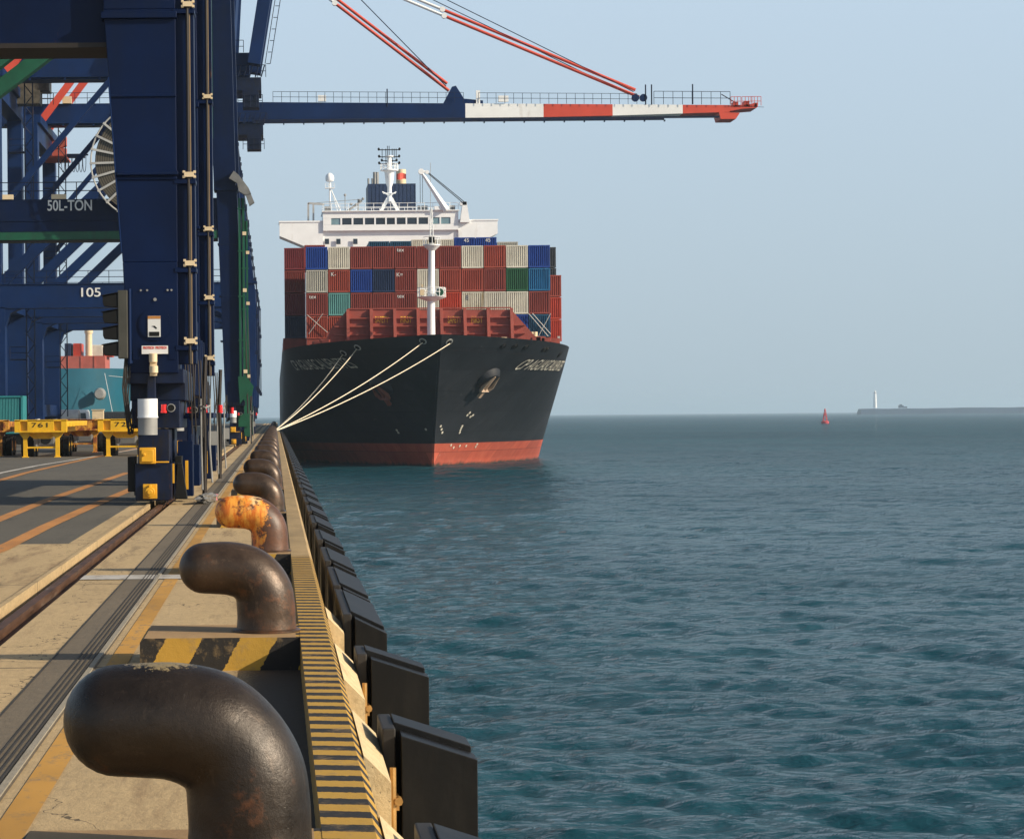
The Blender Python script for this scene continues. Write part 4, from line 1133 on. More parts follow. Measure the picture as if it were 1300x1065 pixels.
    for px, py, side in ((559, 541, 1), (560, 545, 1), (561, 549, 1), (584, 546, 1), (585, 543, 1), (583, 549, 1), (586, 541, 1), (593, 527, 1), (596, 524, 1), (600, 527, 1), (597, 529, 1), (572, 565, 1), (575, 568, 1), (603, 567, 1), (605, 564, 1), (583, 566, 1), (591, 566, 1),
                         (504, 546, -1), (506, 549, -1), (541, 545, -1)):
        p = hull_pt(px, py, side); n = hull_n(p, side); m2.sweep([p-n*.02, p+n*.05], [.16, .16], 6, up=(0, 0, 1))
    m2.build('draught_mark', TXTD, t)
    # breakwater with buttresses
    bw = MB(); Yb = 261.0
    def q(px, py): p = P(px, py, Yb); return p.x, p.z
    L0, L1, R1, R0 = q(415, 423), q(441.5, 393), q(649, 393), q(682, 430)
    zb = 9.0
    bw.prism([(L0[0], zb), L0, L1, R1, R0, (R0[0], zb)], Yb, Yb+.25)
    for dz in (.9, 1.8, 2.7): bw.box(L1[0]-1.5 if dz < 2.5 else L1[0], R1[0]+1.5 if dz < 2.5 else R1[0], Yb-.42, Yb, 9.8+dz, 9.93+dz)
    bw.box(L1[0], R1[0], Yb-.12, Yb+.35, L1[1]-.01, L1[1]+.12)
    for k in range(8):
        x = L1[0]+(R1[0]-L1[0])*k/7
        bw.add([(x-.17, Yb, 9), (x+.17, Yb, 9), (x+.17, Yb, L1[1]), (x-.17, Yb, L1[1]), (x-.17, Yb-1.7, 9), (x+.17, Yb-1.7, 9), (x+.17, Yb-.35, L1[1]), (x-.17, Yb-.35, L1[1])],
               [(4, 5, 6, 7), (0, 4, 7, 3), (5, 1, 2, 6), (3, 7, 6, 2)])
        bw.box(x-.3, x+.3, Yb-1.75, Yb-.4, 9, 10.2)
    bo = bw.build('breakwater', BWRED, t)
    for px, s_ in ((484.5, 'SAFETY'), (515.5, 'FIRST'), (577, 'SAFETY'), (605.5, 'FIRST')):
        p = P(px, 406.3, Yb-.05); text(s_, (p.x, Yb-.03, p.z), 1.0, TXTY, bo, wide=1.5 if s_ == 'SAFETY' else 1.25, depth=.01, bold=.008)
    # the hatch coamings the boxes stand on
    m2 = MB(); m2.box(P(389.2, 400, 266).x, P(389.2, 400, 266).x+27.5, 266.1, 274, 8.0, P(545, 311.5, 266).z-10.42)
    m2.box(.95, 33.1, 274.6, 346, 8.0, 10.62); m2.box(.95, 3.8, 274.7, 300, 10.62, P(373, 314.6, 276).z-10.61); m2.build('hatch_coaming', BWRED, t)
    # forecastle clutter seen over the bulwark
    m2 = MB()
    for px, py, w_, h_ in ((420, 427, .35, .7), (424, 427, .35, .7), (675, 426, .3, .8), (679, 426, .3, .8)):
        p = P(px, py, 262); m2.cyl((p.x, 262, 9.0), w_, p.z-9.0+h_/2, n=12)
    for px in (628, 640): p = P(px, 428, 258); m2.box(p.x-.3, p.x+.3, 258, 258.5, 9.2, p.z)
    m2.build('mooring_bitts', CREAM, t)
    for px, h_ in ((565, .35), (578, .3), (590, .35), (470, .4), (500, .35), (520, .3), (413, .6), (690, .7), (697, .5), (685, .6), (404, .4)):
        p = P(px, 430, 254); m2 = MB(); m2.box(p.x-.45, p.x+.45, 257, 258, 9, deck_z(255)+h_); m2.cyl((p.x-.6, 257.5, deck_z(255)+h_-.3), .28, 1.2, 'x', 10); m2.build('deck_winch', BWRED, t)
    # foremast
    fm = MB(); Ym = 255.5
    p0, p1, p2 = P(547.5, 430, Ym), P(548, 312, Ym), P(548, 265, Ym)
    fm.sweep([(p0.x, Ym, 8.5), (p0.x, Ym, p0.z+2.5), (p1.x, Ym, p1.z)], [.46, .42, .33], 16)
    for dx in (-.22, .22): fm.tube((p1.x+dx, Ym, p1.z), (p1.x+dx*.2, Ym, p2.z), .05, 6)
    z = p1.z
    while z < p2.z-.3: fm.tube((p1.x-.2, Ym, z), (p1.x+.2, Ym, z+.4), .035, 4); z += .45
    fm.sweep([(p1.x, Ym, p1.z-.5), (p1.x, Ym, p1.z), (p1.x, Ym, p1.z+.1)], [.4, .95, .95], 16)
    fm.box(p1.x-.3, p1.x+.3, Ym-.3, Ym+.3, p1.z+.3, p1.z+1.0, 1)
    pp = P(548, 377, Ym)
    fm.sweep([(pp.x, Ym, pp.z-.5), (pp.x, Ym, pp.z-.1), (pp.x, Ym, pp.z)], [.4, 1.5, 1.6], 18)
    fo = fm.build('foremast', [WHITE, BLACK], t)
    m2 = MB()
    for k in range(12):
        a = 2*math.pi*k/12; m2.tube((pp.x+1.5*math.cos(a), Ym+1.5*math.sin(a), pp.z), (pp.x+1.5*math.cos(a), Ym+1.5*math.sin(a), pp.z+.95), .04, 4)
    for h_ in (.5, .95): m2.sweep([(pp.x+1.5*math.cos(2*math.pi*k/24), Ym+1.5*math.sin(2*math.pi*k/24), pp.z+h_) for k in range(25)], .035, 4)
    for k in range(8):
        a = 2*math.pi*k/8; m2.tube((p1.x+.9*math.cos(a), Ym+.9*math.sin(a), p1.z), (p1.x+.9*math.cos(a), Ym+.9*math.sin(a), p1.z+.9), .035, 4)
    m2.sweep([(p1.x+.9*math.cos(2*math.pi*k/24), Ym+.9*math.sin(2*math.pi*k/24), p1.z+.9) for k in range(25)], .03, 4)
    m2.build('mast_railing', WHITE, fo)
    h_ = P(558.5, 371, Ym-1.2)
    m2 = MB(); m2.sweep([h_+Vector((0, .9, 0)), h_+Vector((0, .3, 0)), h_], [.12, .25, .52], 18, up=(0, 0, 1)); m2.sweep([h_-Vector((0, .02, 0)), h_+Vector((0, .06, 0))], [.40, .40], 18, mi=1, up=(0, 0, 1))
    m2.build('fog_horn', [WHITE, GREEN], fo)
    m2 = MB(); m2.box(pp.x-1.35, pp.x-.9, Ym-1.6, Ym-1.2, pp.z+.1, pp.z+.7); m2.box(pp.x-1.2, pp.x-1.0, Ym-1.5, Ym-1.3, pp.z+1, pp.z+1.3)
    m2.build('mast_lamp', CREAM, fo)
    # accommodation block and bridge
    Yh = 349.0
    def H(px, py, Y=Yh): p = P(px, py, Y); return p.x, p.z
    hb = MB()
    x0, x1 = SX-12.4, SX+12.6
    zt = H(495, 293)[1]
    hb.box(x0, x1, Yh, Yh+14, 9, zt)
    xa, xb = H(410, 280)[0], H(581.5, 280)[0]
    hb.box(xa, xb, Yh-.6, Yh+8, zt+.01, H(495, 285.5)[1]); hb.box(xa, xb, Yh-.6, Yh+8, H(495, 277)[1], H(495, 269)[1])
    hb.box(xa-.15, xb+.15, Yh-.9, Yh+8.2, H(495, 269)[1], H(495, 267.8)[1])
    hb.box(xa, xb, Yh+.2, Yh+7.5, H(495, 285.5)[1], H(495, 277)[1], 1)
    # wings
    lw0, lw1 = H(358, 300), H(389, 314)
    wt = H(400, 281.5)[1]
    hb.prism([(SX-16.2, lw0[1]), (SX-16.2, wt), (xa-.01, wt), (xa-.01, lw1[1]), (lw1[0], lw1[1])], Yh-.3, Yh+5)
    hb.prism([(xb+.01, H(600, 303)[1]), (xb+.01, wt), (SX+16.0, wt), (SX+16.0, H(600, 297)[1]), (SX+14.5, H(600, 303)[1])], Yh-.3, Yh+5)
    hb.box(SX-16.3, xa, Yh-.4, Yh+5.1, wt-.12, wt+.10); hb.box(xb, SX+16.1, Yh-.4, Yh+5.1, wt-.12, wt+.10)
    ho = hb.build('accommodation_block', [WHITE, GLASS], t)
    ws = [(132, 208, 1), (222, 300, 0), (315, 395, 0), (410, 487, 0), (500, 577, 0), (590, 657, 0), (672, 745, 0), (758, 838, 0), (852, 930, 0), (965, 1025, 1), (1037, 1115, 1)]
    zb_, zt_ = H(495, 285.4)[1], H(495, 277.1)[1]
    for a, b, li in ws:
        m2 = MB(); xa2, xb2 = H(400+a/6.5, 281)[0], H(400+b/6.5, 281)[0]
        m2.box(xa2, xb2, Yh-.5, Yh-.42, zb_+.03, zt_-.03); m2.build('bridge_window', GLASSL if li else GLASS, ho)
    ed = [xa]+[x for a, b, _ in ws for x in (H(400+a/6.5, 281)[0], H(400+b/6.5, 281)[0])]+[xb]
    for i in range(0, len(ed), 2): m2 = MB(); m2.box(ed[i], ed[i+1], Yh-.6, Yh-.40, zb_+.002, zt_-.002); m2.build('window_mullion', WHITE, ho)
    for px in (415, 429.5, 451): x, z = H(px, 307); m2 = MB(); m2.box(x-.32, x+.32, Yh-.34, Yh-.28, z-.4, z+.4); m2.build('cabin_window', GLASS, ho)
    m2 = MB(); zr = H(495, 268)[1]
    rect_hole_rail(m2, (xa, Yh-.6, zr), (xb, Yh-.6, zr), h=1.1, step=1.2, r=.04)
    rect_hole_rail(m2, (xa, Yh+7.5, zr), (xb, Yh+7.5, zr), h=1.1, step=1.2, r=.04)
    m2.build('railing', WHITE, t)
    # funnel casing and funnel
    Yf = 375.0
    m2 = MB(); a, zt2 = H(467, 233.7, Yf); b, _ = H(527.7, 233.7, Yf); m2.box(a, b, Yf, Yf+8, 28, zt2)
    k = a
    while k < b: m2.box(k, k+.08, Yf-.06, Yf, 28.1, zt2-.05); k += .62
    fc = m2.build('funnel_casing', M("funnel blue", (.012, .03, .085), .5, var=.15), t)
    m2 = MB(); c_ = H(510, 233, Yf); m2.cyl((c_[0], Yf+2, c_[1]), .80, H(510, 214, Yf)[1]-c_[1], n=20)
    m2.build('funnel', CREAM, t)
    m2 = MB(); c_ = H(509.5, 224, Yf-.4); n_ = 6
    pts = [(c_[0]-.75+1.5*i/n_, Yf-.5-.12*math.sin(i), ) for i in range(n_+1)]
    m2.add([(x, y, c_[1]-.5-.1*math.sin(i)) for i, (x, y) in enumerate(pts)]+[(x, y, c_[1]+.45-.1*math.cos(i)) for i, (x, y) in enumerate(pts)], [(i, i+1, i+n_+2, i+n_+1) for i in range(n_)])
    m2.build('flag', REDB, t)
    m2 = MB()
    for px, top in ((468, 226), (473, 226), (476, 218), (479, 218)): x, z = H(px, top, Yf); m2.cyl((x, Yf+1, 38), .16 if px < 475 else .28, z-38, n=8)
    m2.build('exhaust_pipe', GREYM, t)
    # radar mast
    Yr = 353.0
    def Z(py): return P(494.5, py, Yr).z
    xr = P(494.5, 250, Yr).x
    m2 = MB()
    for sg in (-1, 1): m2.bar((xr+sg*1.25, Yr, Z(268)), (xr+sg*.25, Yr, Z(252)), .5, .45, up=(0, 1, 0))
    m2.sweep([(xr, Yr, Z(256)), (xr, Yr, Z(250)), (xr, Yr, Z(238)), (xr, Yr, Z(233)), (xr, Yr, Z(218)), (xr, Yr, Z(216.5)), (xr, Yr, Z(213)), (xr, Yr, Z(200))], [.42, .36, .32, .55, .75, .75, .38, .33], 14)
    m2.sweep([(xr, Yr, Z(217.2)), (xr, Yr, Z(216))], [1.35, 1.35], 16); m2.sweep([(xr, Yr, Z(199.5)), (xr, Yr, Z(198))], [.65, .65], 12)
    m2.box(xr-.95, xr+.9, Yr-.5, Yr-.25, Z(246.5), Z(245.4)); m2.tube((xr-1.1, Yr-.4, Z(244)), (xr-.2, Yr-.4, Z(248)), .1, 6); m2.tube((xr+1.0, Yr-.4, Z(244)), (xr+.2, Yr-.4, Z(248)), .1, 6)
    rm = m2.build('radar_mast', WHITE, t)
    m2 = MB()
    for py, hw in ((190.5, 1.55), (199.5, 1.5), (204.5, 1.1), (208, 1.5)):
        m2.tube((xr-hw, Yr, Z(py)), (xr+hw, Yr, Z(py)), .07, 6)
        for sg in (-1, 1): m2.sweep([(xr+sg*hw, Yr, Z(py)-.1), (xr+sg*hw, Yr, Z(py)+.12), (xr+sg*hw, Yr, Z(py)+.32)], [.10, .20, .08], 8)
    for dx in (-1.05, -.5, -.25, .0, .45, .75, 1.05): m2.tube((xr+dx, Yr, Z(210 if abs(dx) < .6 else 201)), (xr+dx, Yr, Z(185.5 if abs(dx) < .3 else 189)), .055, 5)
    m2.build('antenna_yard', BLACK, rm)
    m2 = MB()
    for k in range(14):
        a = 2*math.pi*k/14; m2.tube((xr+1.3*math.cos(a), Yr+1.3*math.sin(a), Z(216)), (xr+1.3*math.cos(a), Yr+1.3*math.sin(a), Z(208.5)), .045, 4)
    for py in (212, 208.5): m2.sweep([(xr+1.3*math.cos(2*math.pi*k/20), Yr+1.3*math.sin(2*math.pi*k/20), Z(py)) for k in range(21)], .04, 4)
    m2.build('mast_railing', WHITE, rm)
    # satellite dome
    m2 = MB(); xd = P(418.7, 240, Yh+3).x; zd_ = P(418.7, 231, Yh+3).z; Yd = Yh+3
    prof = [(.0, .42), (.12, .60), (.5, .66), (.85, .60), (1.1, .44), (1.28, .2), (1.33, .02)]
    m2.sweep([(xd, Yd, zd_+a) for a, _ in prof], [b for _, b in prof], 18)
    m2.tube((xd, Yd, zr), (xd, Yd, zd_), .13, 8); m2.box(xd-.7, xd+.7, Yd-.6, Yd+.6, zd_-1.0, zd_-.9); rect_hole_rail(m2, (xd-.7, Yd-.6, zd_-.9), (xd+.7, Yd-.6, zd_-.9), h=.6, step=.35, r=.03)
    m2.tube((xd+.2, Yd, zd_-1.2), (xd+1.7, Yd, zr), .08, 6); m2.tube((xd+.25, Yd, zd_-1.2), (xd+1.2, Yd, zr), .06, 6)
    m2.build('satellite_dome', WHITE, t)
    m2 = MB(); x, z = H(438.5, 247); m2.tube((x, Yh+2, zr), (x, Yh+2, z), .06, 6); m2.sweep([(x, Yh+2, z-.1), (x, Yh+2, z+.1), (x, Yh+2, z+.3)], [.12, .22, .05], 8)
    m2.tube((H(391, 257)[0], Yh+2, H(391, 257)[1]), (H(456, 252)[0], Yh+2, H(456, 252)[1]), .04, 5)
    m2.tube((H(440, 268)[0], Yh+1, zr), (H(460, 254)[0], Yh+1, H(460, 254)[1]), .16, 6); m2.tube((H(455, 268)[0], Yh+1, zr), (H(455, 252)[0], Yh+1, H(455, 252)[1]), .10, 6)
    for px, py in ((446, 259), (461, 252), (457, 254)): a, b = H(px, py); m2.sweep([(a, Yh+.8, b-.2), (a, Yh+.8, b), (a, Yh+.8, b+.2)], [.1, .24, .1], 8)
    for px in (414, 418, 532, 537, 541, 573, 576): a, b = H(px, 265.5); m2.box(a-.22, a+.22, Yh, Yh+.4, zr, zr+.75)
    m2.tube((H(547, 268)[0], Yh+1, zr), (H(547, 206)[0], Yh+1, H(547, 206)[1]), .035, 4)
    m2.build('roof_gear', GREYM, t)
    m2 = MB()
    for a, b in (((391.5, 257), (391.5, 281)), ((398, 259), (398, 281)), ((391.5, 257.5), (412, 259))):
        p_, q_ = H(*a), H(*b); m2.bar((p_[0], Yh+1, p_[1]), (q_[0], Yh+1, q_[1]), .28, .28)
    m2.build('davit', LGREY, t)
    # stores crane
    m2 = MB(); a, b = H(534, 219), H(566, 268)
    m2.sweep([(a[0], Yh-1, a[1]), ((a[0]*.5+b[0]*.5), Yh-1, (a[1]*.5+b[1]*.5)), (b[0], Yh-1, b[1])], [.22, .34, .52], 8)
    m2.sweep([(a[0], Yh-1.4, a[1]), (a[0], Yh-.6, a[1])], .42, 12, up=(0, 0, 1)); m2.sweep([(a[0]+.9, Yh-1.3, a[1]-.1), (a[0]+.9, Yh-.7, a[1]-.1)], .28, 12, up=(0, 0, 1)); m2.box(a[0], a[0]+1, Yh-1.2, Yh-.8, a[1]-.2, a[1]+.15)
    c_ = H(587.5, 257); d_ = H(588, 283)
    m2.taper((c_[0]-.5, c_[0]+.95, Yh-1, Yh+.5, d_[1]), (c_[0]-.05, c_[0]+.5, Yh-1, Yh+.5, c_[1])); m2.box(c_[0]-.45, c_[0]+.5, Yh-1, Yh+.5, c_[1]-.5, c_[1]+.02)
    m2.box(H(551, 268)[0], H(562, 268)[0], Yh-1.2, Yh-.2, zr, H(551, 255)[1]-.9)
    m2.build('stores_crane', WHITE, t)
    m2 = MB()
    for k in (0, .3): m2.tube((a[0]+.9, Yh-1, a[1]-k*.6), (c_[0]+.1, Yh-1, c_[1]-k), .06, 5)
    for dx in (-.15, .2): m2.tube((a[0]+dx, Yh-1, a[1]), (a[0]+dx, Yh-1, zr+1), .035, 4)
    m2.build('crane_wire', BLACK, t)
    return t
LANCH = M("pale rusty anchor", (.42, .30, .21), .6, var=.3, vs=1)
RANCH = M("red brown anchor", (.20, .06, .04), .6, var=.3, vs=1)
ship()

# ------------------------------------------------------------------ containers on the ship
CC = {}
def cmat(key, col, dth=(.60, .75), dirt=None):
    CC[key] = M("container paint "+key, col, .55, var=.14, vs=.5, dirt=dirt or dark(col, .45), dth=dth, ds=1.4, dst=(1, 1, .15))
cmat('maroon', (.26, .050, .036)); cmat('red brown', (.35, .065, .038)); cmat('bright red', (.52, .06, .025)); cmat('blue', (.010, .055, .30))
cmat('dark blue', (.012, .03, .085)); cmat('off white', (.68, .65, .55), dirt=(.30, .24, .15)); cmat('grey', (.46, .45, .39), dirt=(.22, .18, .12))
cmat('stained white', (.66, .63, .52), (.48, .60), (.32, .22, .08)); cmat('pale green', (.13, .34, .32)); cmat('green', (.02, .11, .045)); cmat('light blue', (.010, .14, .32))
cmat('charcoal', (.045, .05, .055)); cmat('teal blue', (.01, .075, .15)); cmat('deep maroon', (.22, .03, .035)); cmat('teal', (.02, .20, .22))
def container_mesh(mb, x0, y0, z0, L=6.06, W=2.40, Hh=2.51):
    x1, z1, y1 = x0+W, z0+Hh, y0+L
    for a in (x0, x1-.13): mb.box(a, a+.13, y0, y0+.16, z0, z1)
    mb.box(x0+.13, x1-.13, y0, y0+.14, z0, z0+.15); mb.box(x0+.13, x1-.13, y0, y0+.12, z1-.13, z1)
    for a in (x0-.01, x1-.16):
        for b in (z0, z1-.14): mb.box(a, a+.17, y0-.015, y0+.1, b+.01, b+.13)
    a, b = x0+.13, x1-.13; n = 9; per = (b-a)/n; d0, d1 = y0+.01, y0+.15
    xs = []
    for k in range(n):
        o = a+k*per; xs += [(o, d1), (o+per*.22, d1), (o+per*.45, d0), (o+per*.72, d0), (o+per*.95, d1)]
    xs.append((b, d1))
    vs = [(x, y, z) for z in (z0+.15, z1-.13) for x, y in xs]; m = len(xs)
    mb.add(vs, [(i, i+1, i+1+m, i+m) for i in range(m-1)])
    # sides and roof
    for sx, sg in ((x0+.03, -1), (x1-.03, 1)):
        ys = [y0+.16+k*(L-.2)/24 for k in range(25)]
        vs = []
        for z in (z0, z1-.05):
            for k, y in enumerate(ys): vs.append((sx-sg*(.05 if k % 2 else 0), y, z))
        q = [(i, i+1, i+26, i+25) for i in range(24)]
        mb.add(vs, q if sg > 0 else [f[::-1] for f in q])
    mb.box(x0+.02, x1-.02, y0+.12, y1, z1-.06, z1-.02); mb.box(x0+.02, x1-.02, y1-.05, y1, z0, z1-.06); mb.box(x0+.02, x1-.02, y0+.16, y1, z0, z0+.1)
def container(x0, y0, z0, key, label, mark=None, L=6.06, group='containers stacked on the ship'):
    t = thing('shipping_container', label, 'container', (x0+1.22, y0, z0), group)
    mb = MB(); container_mesh(mb, x0, y0, z0, L); mb.build('body', CC[key], t)
    if mark:
        txt, dx, dz, sz, m_ = mark
        text(txt, (x0+dx, y0-.012, z0+dz), sz, m_, t, depth=.004)
    return t
YA = 266.0
xA0 = P(389.2, 400, YA).x; dxA = 2.505; zA = P(545, 311.5, YA).z; dzA = 2.60
rowsA = [['blue', 'off white', 'maroon', 'maroon', 'maroon', 'maroon', 'maroon', 'off white', 'red brown', 'off white', 'blue'],
         ['grey', 'red brown', 'blue', 'dark blue', 'maroon', 'off white', 'red brown', 'red brown', 'maroon', 'green', 'light blue'],
         ['maroon', 'pale green', 'maroon', 'maroon', 'maroon', 'off white', 'bright red', 'stained white', 'off white', 'off white', 'maroon'],
         ['red brown', 'red brown', 'maroon', 'dark blue', 'maroon', 'red brown', 'maroon', 'maroon', 'charcoal', 'blue', 'teal blue']]
rn = ['top', 'second', 'third', 'bottom']; cn = ['first', 'second', 'third', 'fourth', 'fifth', 'sixth', 'seventh', 'eighth', 'ninth', 'tenth', 'last']
marks = {(0, 4): ('tex', 0.6, 2.1, .62, TXTW), (1, 1): ('K-', .55, 2.0, .62, TXTW), (1, 4): ('K=', .5, 1.9, .62, TXTW), (2, 0): ('tex', .7, 2.1, .62, TXTW), (2, 4): ('tex', .6, 2.1, .62, TXTW), (2, 7): ('8', .55, 1.85, .75, CC['dark blue'])}
for r in range(4):
    for c_ in range(11):
        k = rowsA[r][c_]
        container(xA0+c_*dxA, YA+random.uniform(-.03, .03), zA-(r+1)*dzA, k, '%s container in the %s row of the front stack, %s from the left' % (k, rn[r], cn[c_]), marks.get((r, c_)))
YB = 276.0
xB0 = P(360, 400, YB).x; dxB = 2.505; 
zl = P(373, 314.6, YB).z
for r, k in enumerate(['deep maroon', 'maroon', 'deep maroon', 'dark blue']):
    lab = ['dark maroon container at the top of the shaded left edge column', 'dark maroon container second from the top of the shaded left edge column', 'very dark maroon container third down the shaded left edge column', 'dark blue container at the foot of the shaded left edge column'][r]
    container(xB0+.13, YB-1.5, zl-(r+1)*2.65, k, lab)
zr_ = P(700, 348.5, YB).z
for r, k in enumerate(['red brown', 'bright red', 'bright red']):
    lab = ['red brown container topping the outer right edge column', 'bright red container in the middle of the outer right edge column', 'bright red container at the foot of the outer right edge column'][r]
    container(xB0+12*dxB, YB, zr_-(r+1)*2.6, k, lab)
container(P(681, 320, 292).x, 292, P(700, 313, 292).z-2.6, 'charcoal', 'dark grey container peeping out behind the top right blue one')
container(P(681, 320, 292).x+.02, 292, P(700, 313, 292).z-5.2, 'charcoal', 'lower dark grey container peeping out at the upper right edge')
for col_, py, k, lab, mk in ((1, 309, 'maroon', 'maroon container showing a thin strip above the front stack at left', None), (4, 305, 'teal blue', 'left teal blue container just below the bridge', None), (5, 305, 'teal blue', 'right teal blue container just below the bridge', None),
                        (6, 303, 'off white', 'left pale refrigerated container below the bridge beside the foremast', None), (7, 303, 'off white', 'right pale refrigerated container below the bridge beside the foremast', None),
                        (8, 301, 'blue', 'left of the two blue containers numbered 45', '45'), (9, 301, 'blue', 'right of the two blue containers numbered 45', '45'), (10, 307, 'grey', 'grey container just right of the blue ones numbered 45', None)):
    zt = P(545, py, YB).z
    container(xB0+col_*dxB, YB, zt-2.6, k, lab, (mk, 1.4, 2.15, .62, TXTW) if mk else None, L=12.1)
# lashing rods and posts on the front stack
mb = MB()
for a, b in (((671, 398), (696, 427)), ((676, 398), (699, 424)), ((699, 398), (683, 428)), ((390, 400), (418, 424)), ((410, 398), (392, 424))):
    mb.tube(P(*a, YA-.3), P(*b, YA-.3), .045, 5)
mb.box(P(707, 430, YB).x, P(707, 430, YB).x+.3, YB-.6, YB-.3, 9, P(707, 427, YB).z)
o = tag(mb.build('lashing_rods', LGREY), 'thin crossed steel lashing rods holding the lowest containers at both ends', 'lashing rods')

# ------------------------------------------------------------------ mooring ropes
qb = Vector((BX, BY[16], KZ+.28)); qb2 = Vector((BX, BY[17], KZ+.28))
for (px, py), b, lab in (((437, 449), qb2, 'uppermost pale mooring rope, from the left fairlead to the quay'), ((455, 442), qb2, 'second pale mooring rope, just beside the uppermost'),
                    ((538, 434), qb, 'third pale mooring rope, running to the middle of the bow'), ((571, 435), qb, 'lowest pale mooring rope, running right of the stem')):
    side = 1 if px > 560 else -1
    a = hull_pt(px, py, side); a += hull_n(a, side)*.15
    if side > 0: mid = None
    pts = []
    for k in range(25):
        u = k/24; p = a.lerp(b, u); p.z -= 1.1*4*u*(1-u)*.5; pts.append(p)
    mb = MB(); mb.sweep(pts, .046, 8)
    tag(mb.build('mooring_rope', ROPE), lab, 'rope', 'mooring ropes from the bow')

# ------------------------------------------------------------------ yard trailers at the left
def trailer(x, y, num, m, label):
    t = thing('yard_trailer', label, 'trailer', (x, y, 0), 'yellow yard trailers')
    zt = 1.74
    mb = MB(); hw = 1.22
    mb.box(x-hw, x+hw, y+.15, y+.35, 1.22, zt)
    for a, b in ((-hw, -.95), (-.62, .62), (.95, hw)): mb.box(x+a, x+b, y, y+.15, 1.24, zt)
    mb.box(x-hw, x+hw, y, y+.15, zt-.06, zt+.02); mb.box(x-hw, x+hw, y-.03, y+.2, 1.16, 1.24)
    mb.build('end_beam', m, t, bevel=.01)
    mb = MB()
    for a in (-.6, .45): mb.box(x+a, x+a+.15, y+.35, y+12, 1.15, 1.6)
    for k in range(7): mb.box(x-hw, x+hw, y+1.6+k*1.7, y+1.75+k*1.7, 1.45, 1.6)
    for a in (-hw, hw-.1): mb.box(x+a, x+a+.1, y+.35, y+12, 1.45, 1.68)
    mb.prism([(x-.75, 1.15), (x+.75, 1.15), (x+.35, .86), (x-.35, .86)], y+.5, y+1.5)
    mb.build('chassis_frame', m, t)
    for a in (-.75, .75):
        mb = MB(); mb.prism([(x+a-.30, 1.16), (x+a+.30, 1.16), (x+a+.09, .88), (x+a+.09, .03), (x+a-.09, .03), (x+a-.09, .88)], y+.25, y+.5)
        mb.box(x+a-.14, x+a+.14, y+.2, y+.55, .0, .04)
        mb.build('leg', m, t)
    mb = MB(); mb.box(x-.75, x+.75, y+.3, y+.42, .42, .50); mb.build('leg_brace', m, t)
    for yy in (y+2.4, y+3.7):
        for a in (-1.12, -.80, .52, .84):
            mb = MB(); mb.cyl((x+a, yy, .49), .49, .28, 'x', 20); w_ = mb.build('wheel', BLACK, t)
            mb = MB(); mb.cyl((x+a-.01, yy, .49), .25, .30, 'x', 14); mb.build('rim', m, w_)
        mb = MB(); mb.cyl((x-.9, yy, .49), .08, 1.8, 'x', 8); mb.box(x-.55, x-.4, yy-.4, yy+.4, .5, 1.15); mb.box(x+.4, x+.55, yy-.4, yy+.4, .5, 1.15); mb.build('axle', GREYM, t)
    if num: text(num, (x, y-.012, 1.50), .30, TXTK, t, wide=.74, depth=.006, space=1.2)
    return t
trailer(-10.95, 110, '761', YTR, 'clean yellow yard trailer lettered 761, the more left of the two clean ones')
trailer(-7.15, 111, '721', YTR, 'clean yellow yard trailer lettered 721, just left of the nearest crane leg')
trailer(-10.3, 124.5, None, YELR, 'rusty yellow yard trailer parked behind the gap between the two clean ones')
trailer(-14.1, 114, None, YELR, 'rusty orange and yellow yard trailer at the left edge')
ct = container(P(-60, 520, 165).x, 165, .85, 'teal', 'teal container standing on a low frame at the left edge behind the yellow trailers', group='none')
del ct['group']
mbx = MB()
xa_ = P(-60, 520, 165).x
# long side faces the camera: an extra corrugated box length to the right
n = 22; x0_, x1_ = xa_+2.45, P(27, 520, 165).x
vs = []
for z in (.9, 3.3):
    for k in range(n*2+1): vs.append((x0_+(x1_-x0_)*k/(n*2), 165+(.06 if k % 2 else 0), z))
mbx.add(vs, [(i, i+1, i+2+n*2, i+1+n*2) for i in range(n*2)])
mbx.box(x0_, x1_, 165.07, 167.4, .9, 3.3); mbx.box(x0_, x1_+.02, 164.95, 167.44, 3.3, 3.42); mbx.box(x0_, x1_+.02, 164.97, 167.44, .78, .9); mbx.box(x1_-.02, x1_+.12, 164.95, 167.44, .78, 3.42)
mbx.build('long_side', CC['teal'], ct)
mb = MB(); mb.box(xa_, x1_, 165.4, 167, .45, .77)
for k in range(4): mb.cyl((xa_+1+k*1.8, 165.3, .42), .42, .3, 'y', 14)
mb.build('frame_trailer', BLACK, ct)

